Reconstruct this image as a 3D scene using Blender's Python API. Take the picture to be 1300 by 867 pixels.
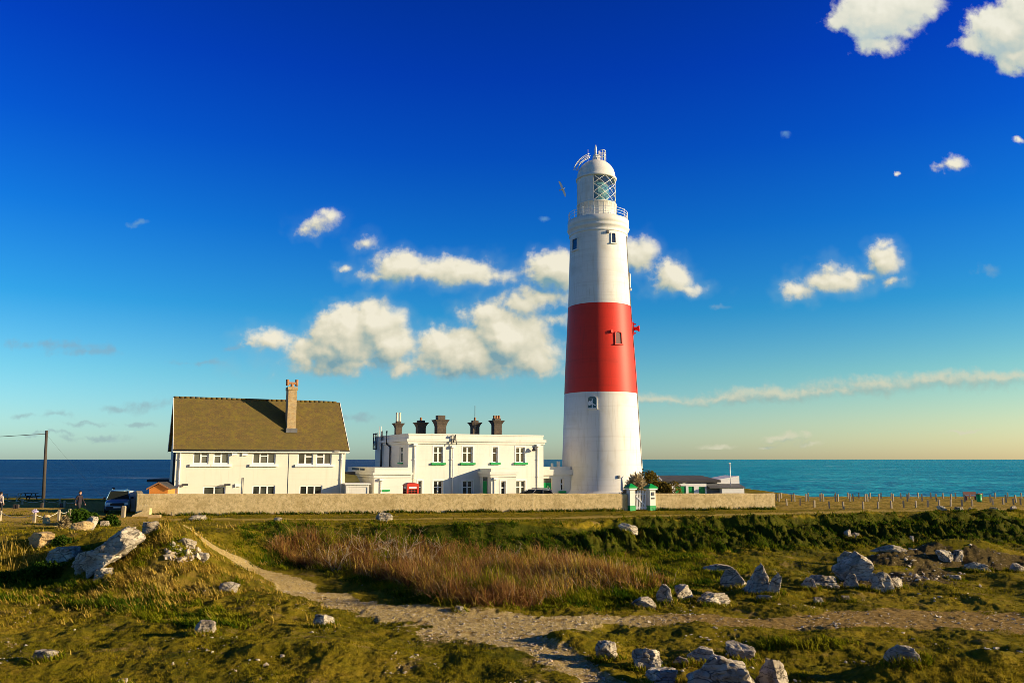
import bpy, bmesh, math, random
import numpy as np
from mathutils import Vector, Matrix, noise as mnoise

for o in list(bpy.data.objects): bpy.data.objects.remove(o)
S = bpy.context.scene
C = S.collection
R = math.radians

# ------------------------------------------------------------------ camera
PITCH, FOC, CX, CY, EYE = R(8.5), 1000.0, 650.0, 433.5, 4.2
cp, sp = math.cos(PITCH), math.sin(PITCH)
cam = bpy.data.cameras.new('camera'); camo = bpy.data.objects.new('camera', cam); C.objects.link(camo)
camo.location = (0, 0, EYE); camo.rotation_euler = (R(90) + PITCH, 0, 0)
cam.sensor_width = 36; cam.lens = 36 * FOC / 1300; cam.clip_start = .2; cam.clip_end = 200000
S.camera = camo

# ------------------------------------------------------------------ sun, exposure
SUN_EL, SUN_A = R(14), .17           # sun to the right, a touch on the viewer's side
sdir = Vector((math.cos(SUN_EL), -SUN_A * math.cos(SUN_EL), math.sin(SUN_EL))).normalized()
SUN_STRENGTH, SKY_STRENGTH = 4.3, .05
sun = bpy.data.lights.new('sun', 'SUN'); suno = bpy.data.objects.new('sun', sun); C.objects.link(suno)
sun.energy = SUN_STRENGTH; sun.angle = R(.6); sun.color = (1, .79, .49)
suno.rotation_euler = (-sdir).to_track_quat('-Z', 'Y').to_euler(); suno.location = (60, 0, 60)
S.view_settings.view_transform = 'Standard'; S.view_settings.look = 'None'
S.view_settings.exposure = .92; S.view_settings.gamma = 1
S.cycles.filter_width = .8

# ------------------------------------------------------------------ pixel helpers (photo pixels 1300x867 -> world)
def ray(px, py):
    a = (px - CX) / FOC; b = (CY - py) / FOC
    return (a, cp - b * sp, sp + b * cp)
def at(px, py, Y):
    r = ray(px, py); t = Y / r[1]
    return Vector((r[0] * t, Y, EYE + r[2] * t))
def uv(px, py):
    r = ray(px, py); return (r[0] / r[1], r[2] / r[1])

# ------------------------------------------------------------------ node helpers
class NT:
    def __init__(s, tree): s.t = tree; s.n = tree.nodes; s.l = tree.links
    def node(s, typ, **kw):
        n = s.n.new(typ)
        for k, v in kw.items(): setattr(n, k, v)
        return n
    def link(s, a, b): s.l.new(a, b)
    def setin(s, sock, v):
        if isinstance(v, bpy.types.NodeSocket): s.l.new(v, sock)
        else: sock.default_value = v
    def math(s, op, a, b=None, c=None, clamp=False):
        n = s.node('ShaderNodeMath', operation=op, use_clamp=clamp)
        for i, v in enumerate((a, b, c)):
            if v is not None: s.setin(n.inputs[i], v)
        return n.outputs[0]
    def vmath(s, op, a, b=None, c=None):
        n = s.node('ShaderNodeVectorMath', operation=op)
        for i, v in enumerate((a, b, c)):
            if v is not None: s.setin(n.inputs[i], v)
        return n.outputs['Value'] if op in ('LENGTH', 'DOT_PRODUCT', 'DISTANCE') else n.outputs[0]
    def mix(s, f, a, b, typ='MIX'):
        n = s.node('ShaderNodeMix', data_type='RGBA', blend_type=typ)
        s.setin(n.inputs[0], f)
        for i, v in ((6, a), (7, b)):
            if not isinstance(v, bpy.types.NodeSocket): v = (*v[:3], 1)
            s.setin(n.inputs[i], v)
        return n.outputs[2]
    def smooth(s, v, lo, hi, a=0., b=1.):
        n = s.node('ShaderNodeMapRange', interpolation_type='SMOOTHSTEP')
        s.setin(n.inputs[0], v)
        for i, q in enumerate((lo, hi, a, b)): s.setin(n.inputs[i + 1], q)
        return n.outputs[0]
    def lin(s, v, lo, hi, a=0., b=1.):
        n = s.node('ShaderNodeMapRange')
        s.setin(n.inputs[0], v)
        for i, q in enumerate((lo, hi, a, b)): s.setin(n.inputs[i + 1], q)
        return n.outputs[0]
    def noise(s, vec, scale, detail=4, rough=.55, dist=0., dims='3D', col=False):
        n = s.node('ShaderNodeTexNoise', noise_dimensions=dims)
        if vec is not None: s.link(vec, n.inputs['Vector'])
        n.inputs['Scale'].default_value = scale; n.inputs['Detail'].default_value = detail
        n.inputs['Roughness'].default_value = rough; n.inputs['Distortion'].default_value = dist
        return n.outputs['Color' if col else 'Fac']
    def ramp(s, f, stops, interp='LINEAR'):
        n = s.node('ShaderNodeValToRGB'); n.color_ramp.interpolation = interp
        e = n.color_ramp.elements
        while len(e) < len(stops): e.new(.5)
        for k, (p, c) in enumerate(stops):
            e[k].position = p; e[k].color = (*c[:3], 1)
        s.setin(n.inputs[0], f); return n.outputs[0]

# ------------------------------------------------------------------ world: graded Nishita sky with clouds at infinity
W = bpy.data.worlds.new('World'); S.world = W; W.use_nodes = True
nt = NT(W.node_tree); nt.n.clear()
out = nt.node('ShaderNodeOutputWorld'); bg = nt.node('ShaderNodeBackground')
nt.link(bg.outputs[0], out.inputs[0])
sky = nt.node('ShaderNodeTexSky', sky_type='NISHITA')
sky.sun_disc = False; sky.sun_elevation = SUN_EL; sky.sun_rotation = math.atan2(sdir.x, sdir.y)
sky.altitude = 20; sky.air_density = 1.0; sky.dust_density = .6; sky.ozone_density = 2.0
tc = nt.node('ShaderNodeTexCoord'); dirv = tc.outputs['Generated']
sep = nt.node('ShaderNodeSeparateXYZ'); nt.link(dirv, sep.inputs[0])
dx, dy, dz = sep.outputs
hor = nt.math('SQRT', nt.math('ADD', nt.math('MULTIPLY', dx, dx), nt.math('MULTIPLY', dy, dy)))
elev = nt.math('DIVIDE', nt.math('MAXIMUM', dz, 0.), nt.math('MAXIMUM', hor, .02))        # tan of elevation
# colour grade by elevation (the photo's air: straw at the horizon, cyan above, deep blue at the frame top)
#GRADE
ev = nt.math('DIVIDE', elev, 1.4, clamp=True)
GRADE = [(0.0, (1.15, 1.62, 2.1)), (.006, (1.08, 1.60, 2.15)), (.03, (.96, 1.52, 1.95)), (.073, (.60, 1.38, 1.74)), (.131, (.16, 1.06, 1.74)),
         (.206, (.045, .74, 1.88)), (.283, (.016, .47, 1.92)), (.363, (.009, .32, 1.85)), (.445, (.008, .27, 1.6)), (.62, (.12, .19, .28)), (1.0, (.22, .24, .24))]  # final stops: unseen overhead sky, dimmed and greyed to weaken the fill light
tint = nt.ramp(ev, GRADE)
skyc = nt.mix(1., sky.outputs[0], tint, 'MULTIPLY')
# warmer and yellower towards the sun (right)
warm = nt.math('MULTIPLY', nt.smooth(dx, -.3, .75), nt.smooth(elev, .24, .0))
skyc = nt.mix(warm, skyc, (1.7, 1.12, .74), 'MULTIPLY')

# ---- clouds: soft lobes on the celestial sphere (x/y, z/y of the view direction), broken up by fractal noise
def blob_group(name, blobs, fine=True, amp=1.15):
    """signed 'thickness' of a union of elliptical lobes, with noise-broken edges"""
    g = bpy.data.node_groups.new(name, 'ShaderNodeTree')
    g.interface.new_socket('P', in_out='INPUT', socket_type='NodeSocketVector')
    g.interface.new_socket('D', in_out='OUTPUT', socket_type='NodeSocketFloat')
    q = NT(g); gi = q.node('NodeGroupInput'); go = q.node('NodeGroupOutput')
    P0 = gi.outputs[0]
    n1 = q.noise(P0, 16., 4, .55, dims='2D', col=True)
    n2 = q.noise(P0, 60., 4, .6, dims='2D', col=True)
    P = q.vmath('ADD', P0, q.vmath('MULTIPLY', q.vmath('SUBTRACT', n1, (.5, .5, .5)), (.028, .022, 0)))
    P = q.vmath('ADD', P, q.vmath('MULTIPLY', q.vmath('SUBTRACT', n2, (.5, .5, .5)), (.010, .010, 0)))
    acc = None
    for (px, py, rx, ry) in blobs:
        u, v = uv(px, py); a = rx / 1000. * 1.28; b = ry / 1000. * 1.28
        d = q.vmath('LENGTH', q.vmath('MULTIPLY_ADD', P, (1 / a, 1 / b, 0), (-u / a, -v / b, 0)))
        w = q.math('MULTIPLY', q.math('SUBTRACT', 1.0, d), max(min(a, b), .012) * 40)
        acc = w if acc is None else q.math('SMOOTH_MAX', acc, w, .25)
    f = q.noise(P0, 30., 7 if fine else 2, .55, dims='2D')
    f2 = q.noise(P0, 110., 5, .6, dims='2D')
    e = q.math('ADD', q.math('MULTIPLY', q.math('SUBTRACT', f, .52), amp), q.math('MULTIPLY', q.math('SUBTRACT', f2, .5), .28 if fine else 0.))
    q.link(q.math('ADD', acc, e), go.inputs[0])
    return g
def use(g, vec):
    n = nt.node('ShaderNodeGroup'); n.node_tree = g; nt.link(vec, n.inputs[0]); return n.outputs[0]

CUMULUS = [(402,283,22,12),(418,277,12,9),(386,289,11,8),(467,306,15,8),(440,341,10,5),
 (512,338,36,20),(545,342,48,17),(590,343,44,19),(626,350,26,12),(480,350,26,7),
 (440,428,44,36),(476,412,34,28),(414,446,40,26),(492,436,30,28),(450,464,80,11),(520,466,60,10),(430,470,60,7),(600,470,90,8),
 (345,432,28,12),(324,437,15,7),
 (560,438,34,22),(592,448,58,28),(645,430,44,34),(625,400,34,16),(668,455,42,22),(545,460,56,12),(640,464,66,12),(695,450,20,12),
 (706,344,32,28),(690,376,40,14),(705,405,18,8),(655,384,32,12),
 (810,320,24,20),(852,350,24,20),(868,366,22,7),(840,362,16,10),
 (1052,358,36,16),(1076,350,24,13),(1016,370,22,11),(1049,340,13,11),(1100,348,24,6),(1122,330,17,17),(1135,358,10,5),(1124,310,8,7),
 (1118,18,58,34),(1150,2,50,24),(1090,24,34,18),(1112,55,30,14),(1178,12,22,10),
 (1280,40,48,38),(1292,68,36,26),(1254,58,32,18),(1305,20,40,34),(1205,207,18,8),(1139,220,3,2.5),(1298,178,7,4)]
BAND = [(850,509,60,5.5),(920,506,80,6.5),(985,501,90,7.5),(1050,497,90,7),(1120,489,90,9),(1190,484,90,9.5),(1260,480,90,8),(1310,478,60,6.5),
 (990,554,22,4),(1020,551,9,5),(1028,563,16,4),(912,566,18,3),(975,565,14,3),(1220,547,22,2)]
GREY = [(60,436,40,6),(110,447,40,5),(250,460,26,4),(300,440,20,4),(320,545,30,3),(120,556,40,3),(60,550,30,2.5),(88,440,34,7),(188,513,30,7),(150,519,26,6),(72,529,24,4),(100,538,34,3),(172,540,24,3),(176,284,14,4),(690,279,8,4),(912,391,9,3),
 (995,173,8,4),(30,528,20,4),(458,530,26,5),(1255,345,18,7)]
gS = blob_group('cumulus_body', CUMULUS, False)
gC, gB, gG = blob_group('cumulus', CUMULUS), blob_group('cloud_band', BAND, True, .7), blob_group('thin_cloud', GREY)
ysafe = nt.math('MAXIMUM', dy, .05)
comb = nt.node('ShaderNodeCombineXYZ')
nt.link(nt.math('DIVIDE', dx, ysafe), comb.inputs[0]); nt.link(nt.math('DIVIDE', dz, ysafe), comb.inputs[1])
Pc = comb.outputs[0]
front = nt.smooth(dy, .1, .3)
K = 1.0 / SKY_STRENGTH / 2 ** S.view_settings.exposure
plain = skyc
# thin grey-violet wisps
dG = use(gG, Pc)
aG = nt.math('MULTIPLY', nt.math('MULTIPLY', nt.smooth(dG, -.1, .5), .62), front)
gcol = nt.mix(nt.smooth(elev, .02, .25), (.30 * K, .42 * K, .45 * K), (.16 * K, .36 * K, .58 * K))
skyc = nt.mix(aG, skyc, gcol)
# low band
dB = use(gB, Pc); dB2 = use(gB, nt.vmath('ADD', Pc, (.004, .009, 0)))
aB = nt.math('MULTIPLY', nt.math('MULTIPLY', nt.smooth(dB, -.12, .5), .80), front)
bl = nt.smooth(nt.math('SUBTRACT', dB, dB2), -.30, .45)
bcol = nt.mix(bl, (.33 * K, .43 * K, .40 * K), (.68 * K, .66 * K, .49 * K))
skyc = nt.mix(aB, skyc, bcol)
# cumulus
d1 = use(gC, Pc); s1 = use(gS, Pc); d2 = use(gS, nt.vmath('ADD', Pc, (.010, .022, 0))); d3 = use(gC, nt.vmath('ADD', Pc, (.004, .006, 0)))
aC = nt.math('MULTIPLY', nt.smooth(d1, -.10, .50), front)
lit = nt.math('ADD', nt.math('MULTIPLY', nt.math('SUBTRACT', s1, d2), .9), nt.math('MULTIPLY', nt.math('SUBTRACT', d1, d3), .75))
ltop = nt.lin(lit, -1.0, .95)
ccol = nt.ramp(ltop, [(0., (.20 * K, .36 * K, .42 * K)), (.25, (.40 * K, .48 * K, .43 * K)), (.5, (.62 * K, .61 * K, .48 * K)), (.75, (.76 * K, .72 * K, .56 * K)), (1., (.88 * K, .83 * K, .67 * K))])
high = nt.smooth(elev, .28, .55)
ccol = nt.mix(nt.math('MULTIPLY', high, .5), ccol, (.84 * K, .86 * K, .78 * K))
veil = nt.math('MULTIPLY', nt.math('MULTIPLY', nt.smooth(s1, -.6, .3), nt.smooth(elev, .34, .22, 0., .28)), front)
skyc = nt.mix(veil, skyc, (.30 * K, .50 * K, .58 * K))
skyc = nt.mix(aC, skyc, ccol)
# two backgrounds: the cloud network is only evaluated in the quarter of the sky that has clouds
bg2 = nt.node('ShaderNodeBackground'); ms = nt.node('ShaderNodeMixShader')
for b_, c_ in ((bg, plain), (bg2, skyc)): b_.inputs['Strength'].default_value = SKY_STRENGTH; nt.link(c_, b_.inputs[0])
reg = nt.math('MULTIPLY', nt.math('GREATER_THAN', nt.math('SUBTRACT', dy, nt.math('ABSOLUTE', nt.math('MULTIPLY', dx, 1.05))), 0.), nt.math('MULTIPLY', nt.math('GREATER_THAN', elev, .012), nt.math('LESS_THAN', elev, .75)))
nt.link(reg, ms.inputs[0]); nt.link(bg.outputs[0], ms.inputs[1]); nt.link(bg2.outputs[0], ms.inputs[2]); nt.link(ms.outputs[0], out.inputs[0])
W.cycles.sampling_method = 'MANUAL'; W.cycles.sample_map_resolution = 512
# ------------------------------------------------------------------ materials
def mat(name, build):
    m = bpy.data.materials.new(name); m.use_nodes = True
    q = NT(m.node_tree); b = q.n['Principled BSDF']
    build(q, b); return m
def objco(q): return q.node('ShaderNodeTexCoord').outputs['Object']
def geoco(q): return q.node('ShaderNodeNewGeometry').outputs['Position']
def bump(q, b, h, strength=.5, dist=.02):
    n = q.node('ShaderNodeBump'); n.inputs['Strength'].default_value = strength; n.inputs['Distance'].default_value = dist
    q.link(h, n.inputs['Height']); q.link(n.outputs[0], b.inputs['Normal'])
def simple(name, col, rough=.6, var=.15, scale=3., metal=0., bumpk=0., spec=.4):
    def f(q, b):
        co = objco(q); n = q.noise(co, scale, 5, .6)
        c0 = tuple(c * (1 - var) for c in col); c1 = tuple(min(1, c * (1 + var)) for c in col)
        q.link(q.ramp(n, [(.3, c0), (.7, c1)]), b.inputs['Base Color'])
        b.inputs['Roughness'].default_value = rough; b.inputs['Metallic'].default_value = metal
        b.inputs['Specular IOR Level'].default_value = spec
        if bumpk: bump(q, b, q.noise(co, scale * 6, 5, .6), bumpk)
    return mat(name, f)
def plaster(name, col, dirt, amount=.35, rough=.75):
    """painted render: faint vertical rain streaks and patchy weathering"""
    def f(q, b):
        co = objco(q)
        mp = q.node('ShaderNodeMapping'); mp.inputs['Scale'].default_value = (2.2, 2.2, .16); q.link(co, mp.inputs[0])
        s = q.noise(mp.outputs[0], 1.6, 5, .6); p = q.noise(co, .45, 5, .6)
        f1 = q.math('MULTIPLY', q.smooth(s, .5, .78), amount); f2 = q.math('MULTIPLY', q.smooth(p, .48, .75), amount * .7)
        c = q.mix(q.math('MAXIMUM', f1, f2), col, dirt)
        mh = q.node('ShaderNodeMapping'); mh.inputs['Scale'].default_value = (.06, .06, 1.7); q.link(co, mh.inputs[0])
        c = q.mix(q.math('MULTIPLY', q.smooth(q.noise(mh.outputs[0], 1.4, 4, .7), .5, .75), amount * .5), c, tuple(x * .8 for x in dirt))
        m3 = q.node('ShaderNodeMapping'); m3.inputs['Scale'].default_value = (3.5, 3.5, .10); q.link(co, m3.inputs[0])
        c = q.mix(q.math('MULTIPLY', q.smooth(q.noise(m3.outputs[0], 1.5, 4, .6), .64, .74), amount * .8), c, tuple(x * .75 for x in dirt))
        q.link(c, b.inputs['Base Color']); b.inputs['Roughness'].default_value = rough
        b.inputs['Specular IOR Level'].default_value = .25
        bump(q, b, q.noise(co, 14, 4, .6), .18, .02)
    return mat(name, f)
M = {}
M['white'] = plaster('white_paint', (.70, .68, .60), (.50, .45, .34), .4)
M['tower_white'] = plaster('tower_white_paint', (.74, .72, .65), (.46, .40, .28), .5, .6)
M['cream'] = plaster('cream_render', (.66, .635, .52), (.50, .45, .32), .35)
M['red'] = plaster('red_paint', (.66, .030, .010), (.40, .03, .012), .5, .5)
M['trim'] = simple('white_trim', (.82, .80, .74), .5, .04, 2)
M['green'] = simple('green_paint', (.0, .30, .06), .45, .12, 4)
M['red_gloss'] = simple('red_gloss_paint', (.55, .035, .01), .4, .1, 4)
M['iron'] = simple('dark_iron', (.03, .03, .032), .55, .2, 5)
M['lead'] = simple('lead_flashing', (.12, .12, .12), .6, .2, 4)
def f(q, b):
    oi = q.node('ShaderNodeObjectInfo'); co = objco(q); n = q.noise(co, .9, 3, .5)
    k = q.math('MULTIPLY', q.smooth(q.math('ADD', q.math('MULTIPLY', oi.outputs['Random'], .7), q.math('MULTIPLY', n, .6)), .55, .9), .8)
    q.link(q.mix(k, (.018, .021, .016), (.13, .135, .11)), b.inputs['Base Color']); b.inputs['Roughness'].default_value = .08; b.inputs['Specular IOR Level'].default_value = .7
M['glass'] = mat('window_glass', f)
M['lens'] = simple('lens_glass', (.20, .34, .33), .08, .6, 2.5, spec=.8)
M['terracotta'] = simple('terracotta', (.36, .17, .07), .8, .2, 6)
M['grey_roof'] = simple('felt_roof', (.05, .046, .045), .85, .3, 1.2)
M['mono_roof'] = simple('yellowish_roof', (.30, .27, .08), .8, .2, 1.2)
M['rope'] = simple('rope', (.62, .58, .48), .9, .1, 8)
M['skin'] = simple('skin', (.50, .27, .18), .6, .05, 5)
M['jacket'] = simple('dark_jacket', (.022, .014, .022), .85, .3, 6)
M['trousers'] = simple('dark_trousers', (.02, .02, .025), .9, .3, 6)
M['pale_top'] = simple('pale_top', (.55, .42, .36), .85, .1, 6)
M['hair'] = simple('dark_hair', (.018, .010, .008), .7, .3, 20)
M['car_blue'] = simple('pale_blue_car_paint', (.12, .24, .36), .25, .04, 1, spec=.6)
M['car_grey'] = simple('grey_car_paint', (.10, .11, .13), .3, .04, 1, spec=.6)
M['tyre'] = simple('tyre', (.015, .015, .015), .85, .2, 8)
M['rim'] = simple('alloy_rim', (.45, .46, .47), .35, .1, 8, metal=.8)
M['lamp'] = simple('headlamp_lens', (.6, .62, .62), .12, .05, 3, spec=.8)
M['plate'] = simple('number_plate', (.72, .72, .68), .5, .03, 4)
M['gull_white'] = simple('gull_white', (.82, .82, .80), .7, .05, 8)
M['gull_grey'] = simple('gull_grey', (.38, .40, .42), .7, .1, 8)
M['maroon'] = simple('maroon_paint', (.10, .012, .018), .6, .15, 4)
M['flower'] = simple('pale_flowers', (.55, .48, .72), .8, .25, 20)
M['black_rubber'] = simple('black_plastic', (.012, .012, .013), .6, .2, 6)

def wood(name, a, bcol, sc=(14, 14, .8)):
    def f(q, b):
        co = objco(q); mp = q.node('ShaderNodeMapping'); mp.inputs['Scale'].default_value = sc; q.link(co, mp.inputs[0])
        n = q.noise(mp.outputs[0], 1.5, 6, .65); q.link(q.ramp(n, [(.3, a), (.7, bcol)]), b.inputs['Base Color'])
        b.inputs['Roughness'].default_value = .85; bump(q, b, n, .4, .01)
    return mat(name, f)
M['post'] = wood('weathered_post_wood', (.24, .19, .11), (.46, .38, .25))
M['pole'] = wood('creosoted_pole_wood', (.035, .028, .022), (.09, .07, .05))
M['dark_red'] = simple('dark_red_shutter', (.10, .006, .004), .5, .3, 4)
M['table_dark'] = wood('dark_table_wood', (.02, .018, .016), (.06, .05, .04), (1, 14, 14))
M['table_pale'] = wood('pale_table_wood', (.4, .36, .27), (.62, .56, .44), (1, 14, 14))
M['shiplap'] = wood('orange_shiplap', (.48, .17, .025), (.72, .28, .045), (.8, 8, 10))

def f(q, b):                     # pebble-dashed boundary wall
    co = objco(q); n = q.noise(co, 3.6, 7, .68); n2 = q.noise(co, .7, 5, .65); v = q.node('ShaderNodeTexVoronoi'); v.inputs['Scale'].default_value = 11; q.link(co, v.inputs[0])
    c = q.ramp(n, [(.3, (.36, .26, .10)), (.5, (.64, .48, .22)), (.72, (.78, .62, .34))])
    c = q.mix(q.math('MULTIPLY', q.smooth(n2, .48, .66), .55), c, (.40, .28, .10))
    q.link(c, b.inputs['Base Color']); b.inputs['Roughness'].default_value = .95
    bump(q, b, q.math('ADD', q.math('MULTIPLY', v.outputs['Distance'], .25), n), .6, .05)
M['pebbledash'] = mat('pebbledash', f)
def f(q, b):                     # mossy clay tiles
    co = objco(q)
    uvn = q.node('ShaderNodeUVMap'); mp = q.node('ShaderNodeMapping'); q.link(uvn.outputs[0], mp.inputs[0])
    br = q.node('ShaderNodeTexBrick'); br.inputs['Scale'].default_value = 1.0
    br.inputs['Brick Width'].default_value = .27; br.inputs['Row Height'].default_value = .16; br.inputs['Mortar Size'].default_value = .012
    br.inputs['Color1'].default_value = (.15, .10, .022, 1); br.inputs['Color2'].default_value = (.11, .072, .018, 1); br.inputs['Mortar'].default_value = (.09, .06, .02, 1)
    q.link(mp.outputs[0], br.inputs['Vector'])
    n = q.noise(co, 1.9, 7, .75); n2 = q.noise(co, 9, 4, .75); n3 = q.noise(co, .5, 3, .5)
    c = q.mix(q.math('MULTIPLY', q.smooth(n, .42, .68), .65), br.outputs['Color'], (.19, .145, .010))
    c = q.mix(q.math('MULTIPLY', q.smooth(n2, .55, .72), .7), c, (.32, .15, .016))
    c = q.mix(q.math('MULTIPLY', q.smooth(n3, .45, .65), .4), c, (.11, .085, .014))
    q.link(c, b.inputs['Base Color']); b.inputs['Roughness'].default_value = .9
    bump(q, b, q.math('ADD', br.outputs['Fac'], q.math('MULTIPLY', n2, -.8)), -.6, .03)
M['tiles'] = mat('mossy_tiles', f)
def brick(name, c1, c2, mo, w=.23, h=.08):
    def f(q, b):
        co = objco(q); sx = q.node('ShaderNodeSeparateXYZ'); q.link(co, sx.inputs[0])
        cb = q.node('ShaderNodeCombineXYZ'); q.link(q.math('ADD', sx.outputs[0], sx.outputs[1]), cb.inputs[0]); q.link(sx.outputs[2], cb.inputs[1])
        br = q.node('ShaderNodeTexBrick'); br.inputs['Scale'].default_value = 1; br.inputs['Brick Width'].default_value = w
        br.inputs['Row Height'].default_value = h; br.inputs['Mortar Size'].default_value = h * .13
        for k, c in (('Color1', c1), ('Color2', c2), ('Mortar', mo)): br.inputs[k].default_value = (*c, 1)
        q.link(cb.outputs[0], br.inputs['Vector'])
        c = q.mix(q.smooth(q.noise(co, 2.2, 5, .7), .45, .7, 0, .5), br.outputs['Color'], tuple(x * .45 for x in c1))
        q.link(c, b.inputs['Base Color']); b.inputs['Roughness'].default_value = .9
        bump(q, b, q.math('ADD', q.math('MULTIPLY', br.outputs['Fac'], -1), q.noise(co, 9, 4, .6)), .6, .03)
    return mat(name, f)
M['brick'] = brick('yellow_stock_brick', (.52, .38, .17), (.38, .23, .09), (.46, .40, .26))
M['chimney_stone'] = brick('sooty_chimney_stone', (.12, .085, .055), (.075, .055, .04), (.10, .08, .06), .5, .25)
def f(q, b):                     # limestone
    co = geoco(q); n = q.noise(co, 1.4, 7, .65); n2 = q.noise(co, 6, 5, .65); n3 = q.noise(co, 22, 4, .7)
    c = q.ramp(n, [(.32, (.21, .16, .105)), (.5, (.44, .375, .275)), (.68, (.66, .58, .43))])
    c = q.mix(q.math('MULTIPLY', q.smooth(n2, .50, .66), .75), c, (.13, .105, .07))
    c = q.mix(q.math('MULTIPLY', q.smooth(n3, .60, .72), .5), c, (.42, .31, .10))
    mp = q.node('ShaderNodeMapping'); mp.inputs['Scale'].default_value = (.5, .5, 2.6); q.link(q.vmath('ADD', co, q.vmath('MULTIPLY', q.noise(co, 1.2, 3, .5, col=True), (.8, .8, .5))), mp.inputs[0])
    vo = q.node('ShaderNodeTexVoronoi', feature='DISTANCE_TO_EDGE'); vo.inputs['Scale'].default_value = 1.7; q.link(mp.outputs[0], vo.inputs[0])
    c = q.mix(q.smooth(vo.outputs['Distance'], .045, .0, 0, .85), c, (.07, .055, .035))
    q.link(c, b.inputs['Base Color']); b.inputs['Roughness'].default_value = .92; b.inputs['Specular IOR Level'].default_value = .2
    bump(q, b, q.math('ADD', q.math('MULTIPLY', n2, 1.), q.math('MULTIPLY', n3, .5)), .9, .07)
M['limestone'] = mat('limestone', f)
def f(q, b):
    co = geoco(q); n = q.noise(co, 1.6, 7, .65); n3 = q.noise(co, 18, 4, .7)
    c = q.ramp(n, [(.32, (.40, .25, .10)), (.6, (.56, .40, .18))])
    q.link(c, b.inputs['Base Color']); b.inputs['Roughness'].default_value = .92; bump(q, b, q.math('ADD', n, n3), .9, .06)
M['ochre_stone'] = mat('ochre_stone', f)
def f(q, b):                     # loose stones
    co = geoco(q); n = q.noise(co, 3.1, 4, .6)
    q.link(q.ramp(n, [(.3, (.30, .22, .12)), (.7, (.68, .58, .42))]), b.inputs['Base Color']); b.inputs['Roughness'].default_value = .9
M['pebble'] = mat('pale_pebbles', f)
def leafmat(name, stops, scale=.7, trans=.35):
    m = bpy.data.materials.new(name); m.use_nodes = True; q = NT(m.node_tree); q.n.clear()
    o = q.node('ShaderNodeOutputMaterial'); d = q.node('ShaderNodeBsdfDiffuse'); t = q.node('ShaderNodeBsdfTranslucent'); mx = q.node('ShaderNodeMixShader')
    co = geoco(q); n = q.noise(co, scale, 4, .6); n2 = q.noise(co, scale * 9, 3, .6)
    f = q.math('ADD', q.math('MULTIPLY', n, .6), q.math('MULTIPLY', n2, .4))
    c = q.ramp(f, stops); q.link(c, d.inputs[0]); q.link(c, t.inputs[0]); mx.inputs[0].default_value = trans
    q.link(d.outputs[0], mx.inputs[1]); q.link(t.outputs[0], mx.inputs[2]); q.link(mx.outputs[0], o.inputs[0]); return m
M['turf_blades'] = leafmat('turf_blades', [(.34, (.075, .080, .004)), (.5, (.20, .165, .007)), (.64, (.36, .26, .02))], .35)
M['long_grass'] = leafmat('long_grass', [(.34, (.055, .085, .004)), (.5, (.16, .17, .006)), (.66, (.34, .28, .022))], .5)
M['lush_shaded_grass'] = leafmat('lush_shaded_grass', [(.36, (.018, .045, .003)), (.5, (.05, .09, .005)), (.66, (.17, .19, .010))], .5)  # lush green taken darker, with the bank's shade put into the colour
M['dry_grass'] = leafmat('dry_grass', [(.34, (.16, .11, .012)), (.5, (.42, .28, .04)), (.66, (.62, .46, .11))], .6)
M['reed'] = leafmat('dead_reeds', [(.34, (.075, .032, .012)), (.5, (.24, .11, .034)), (.66, (.50, .30, .10))], .8)
M['twig'] = leafmat('bleached_twigs', [(.3, (.22, .15, .08)), (.7, (.50, .39, .24))], 2, 0.)
M['bramble'] = leafmat('bramble_stems', [(.34, (.10, .04, .015)), (.5, (.24, .11, .04)), (.66, (.42, .26, .11))], 1.5, 0.)
M['bush'] = leafmat('dark_bush_leaves', [(.34, (.015, .04, .006)), (.5, (.04, .085, .008)), (.66, (.10, .13, .015))], 1.6)
M['brown_bush'] = leafmat('brown_shrub_leaves', [(.34, (.05, .045, .008)), (.5, (.14, .10, .015)), (.66, (.30, .22, .04))], 1.2)
M['pale_bush'] = leafmat('pale_shrub_leaves', [(.34, (.10, .08, .02)), (.5, (.36, .28, .14)), (.66, (.62, .52, .32))], 2.0)

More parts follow.
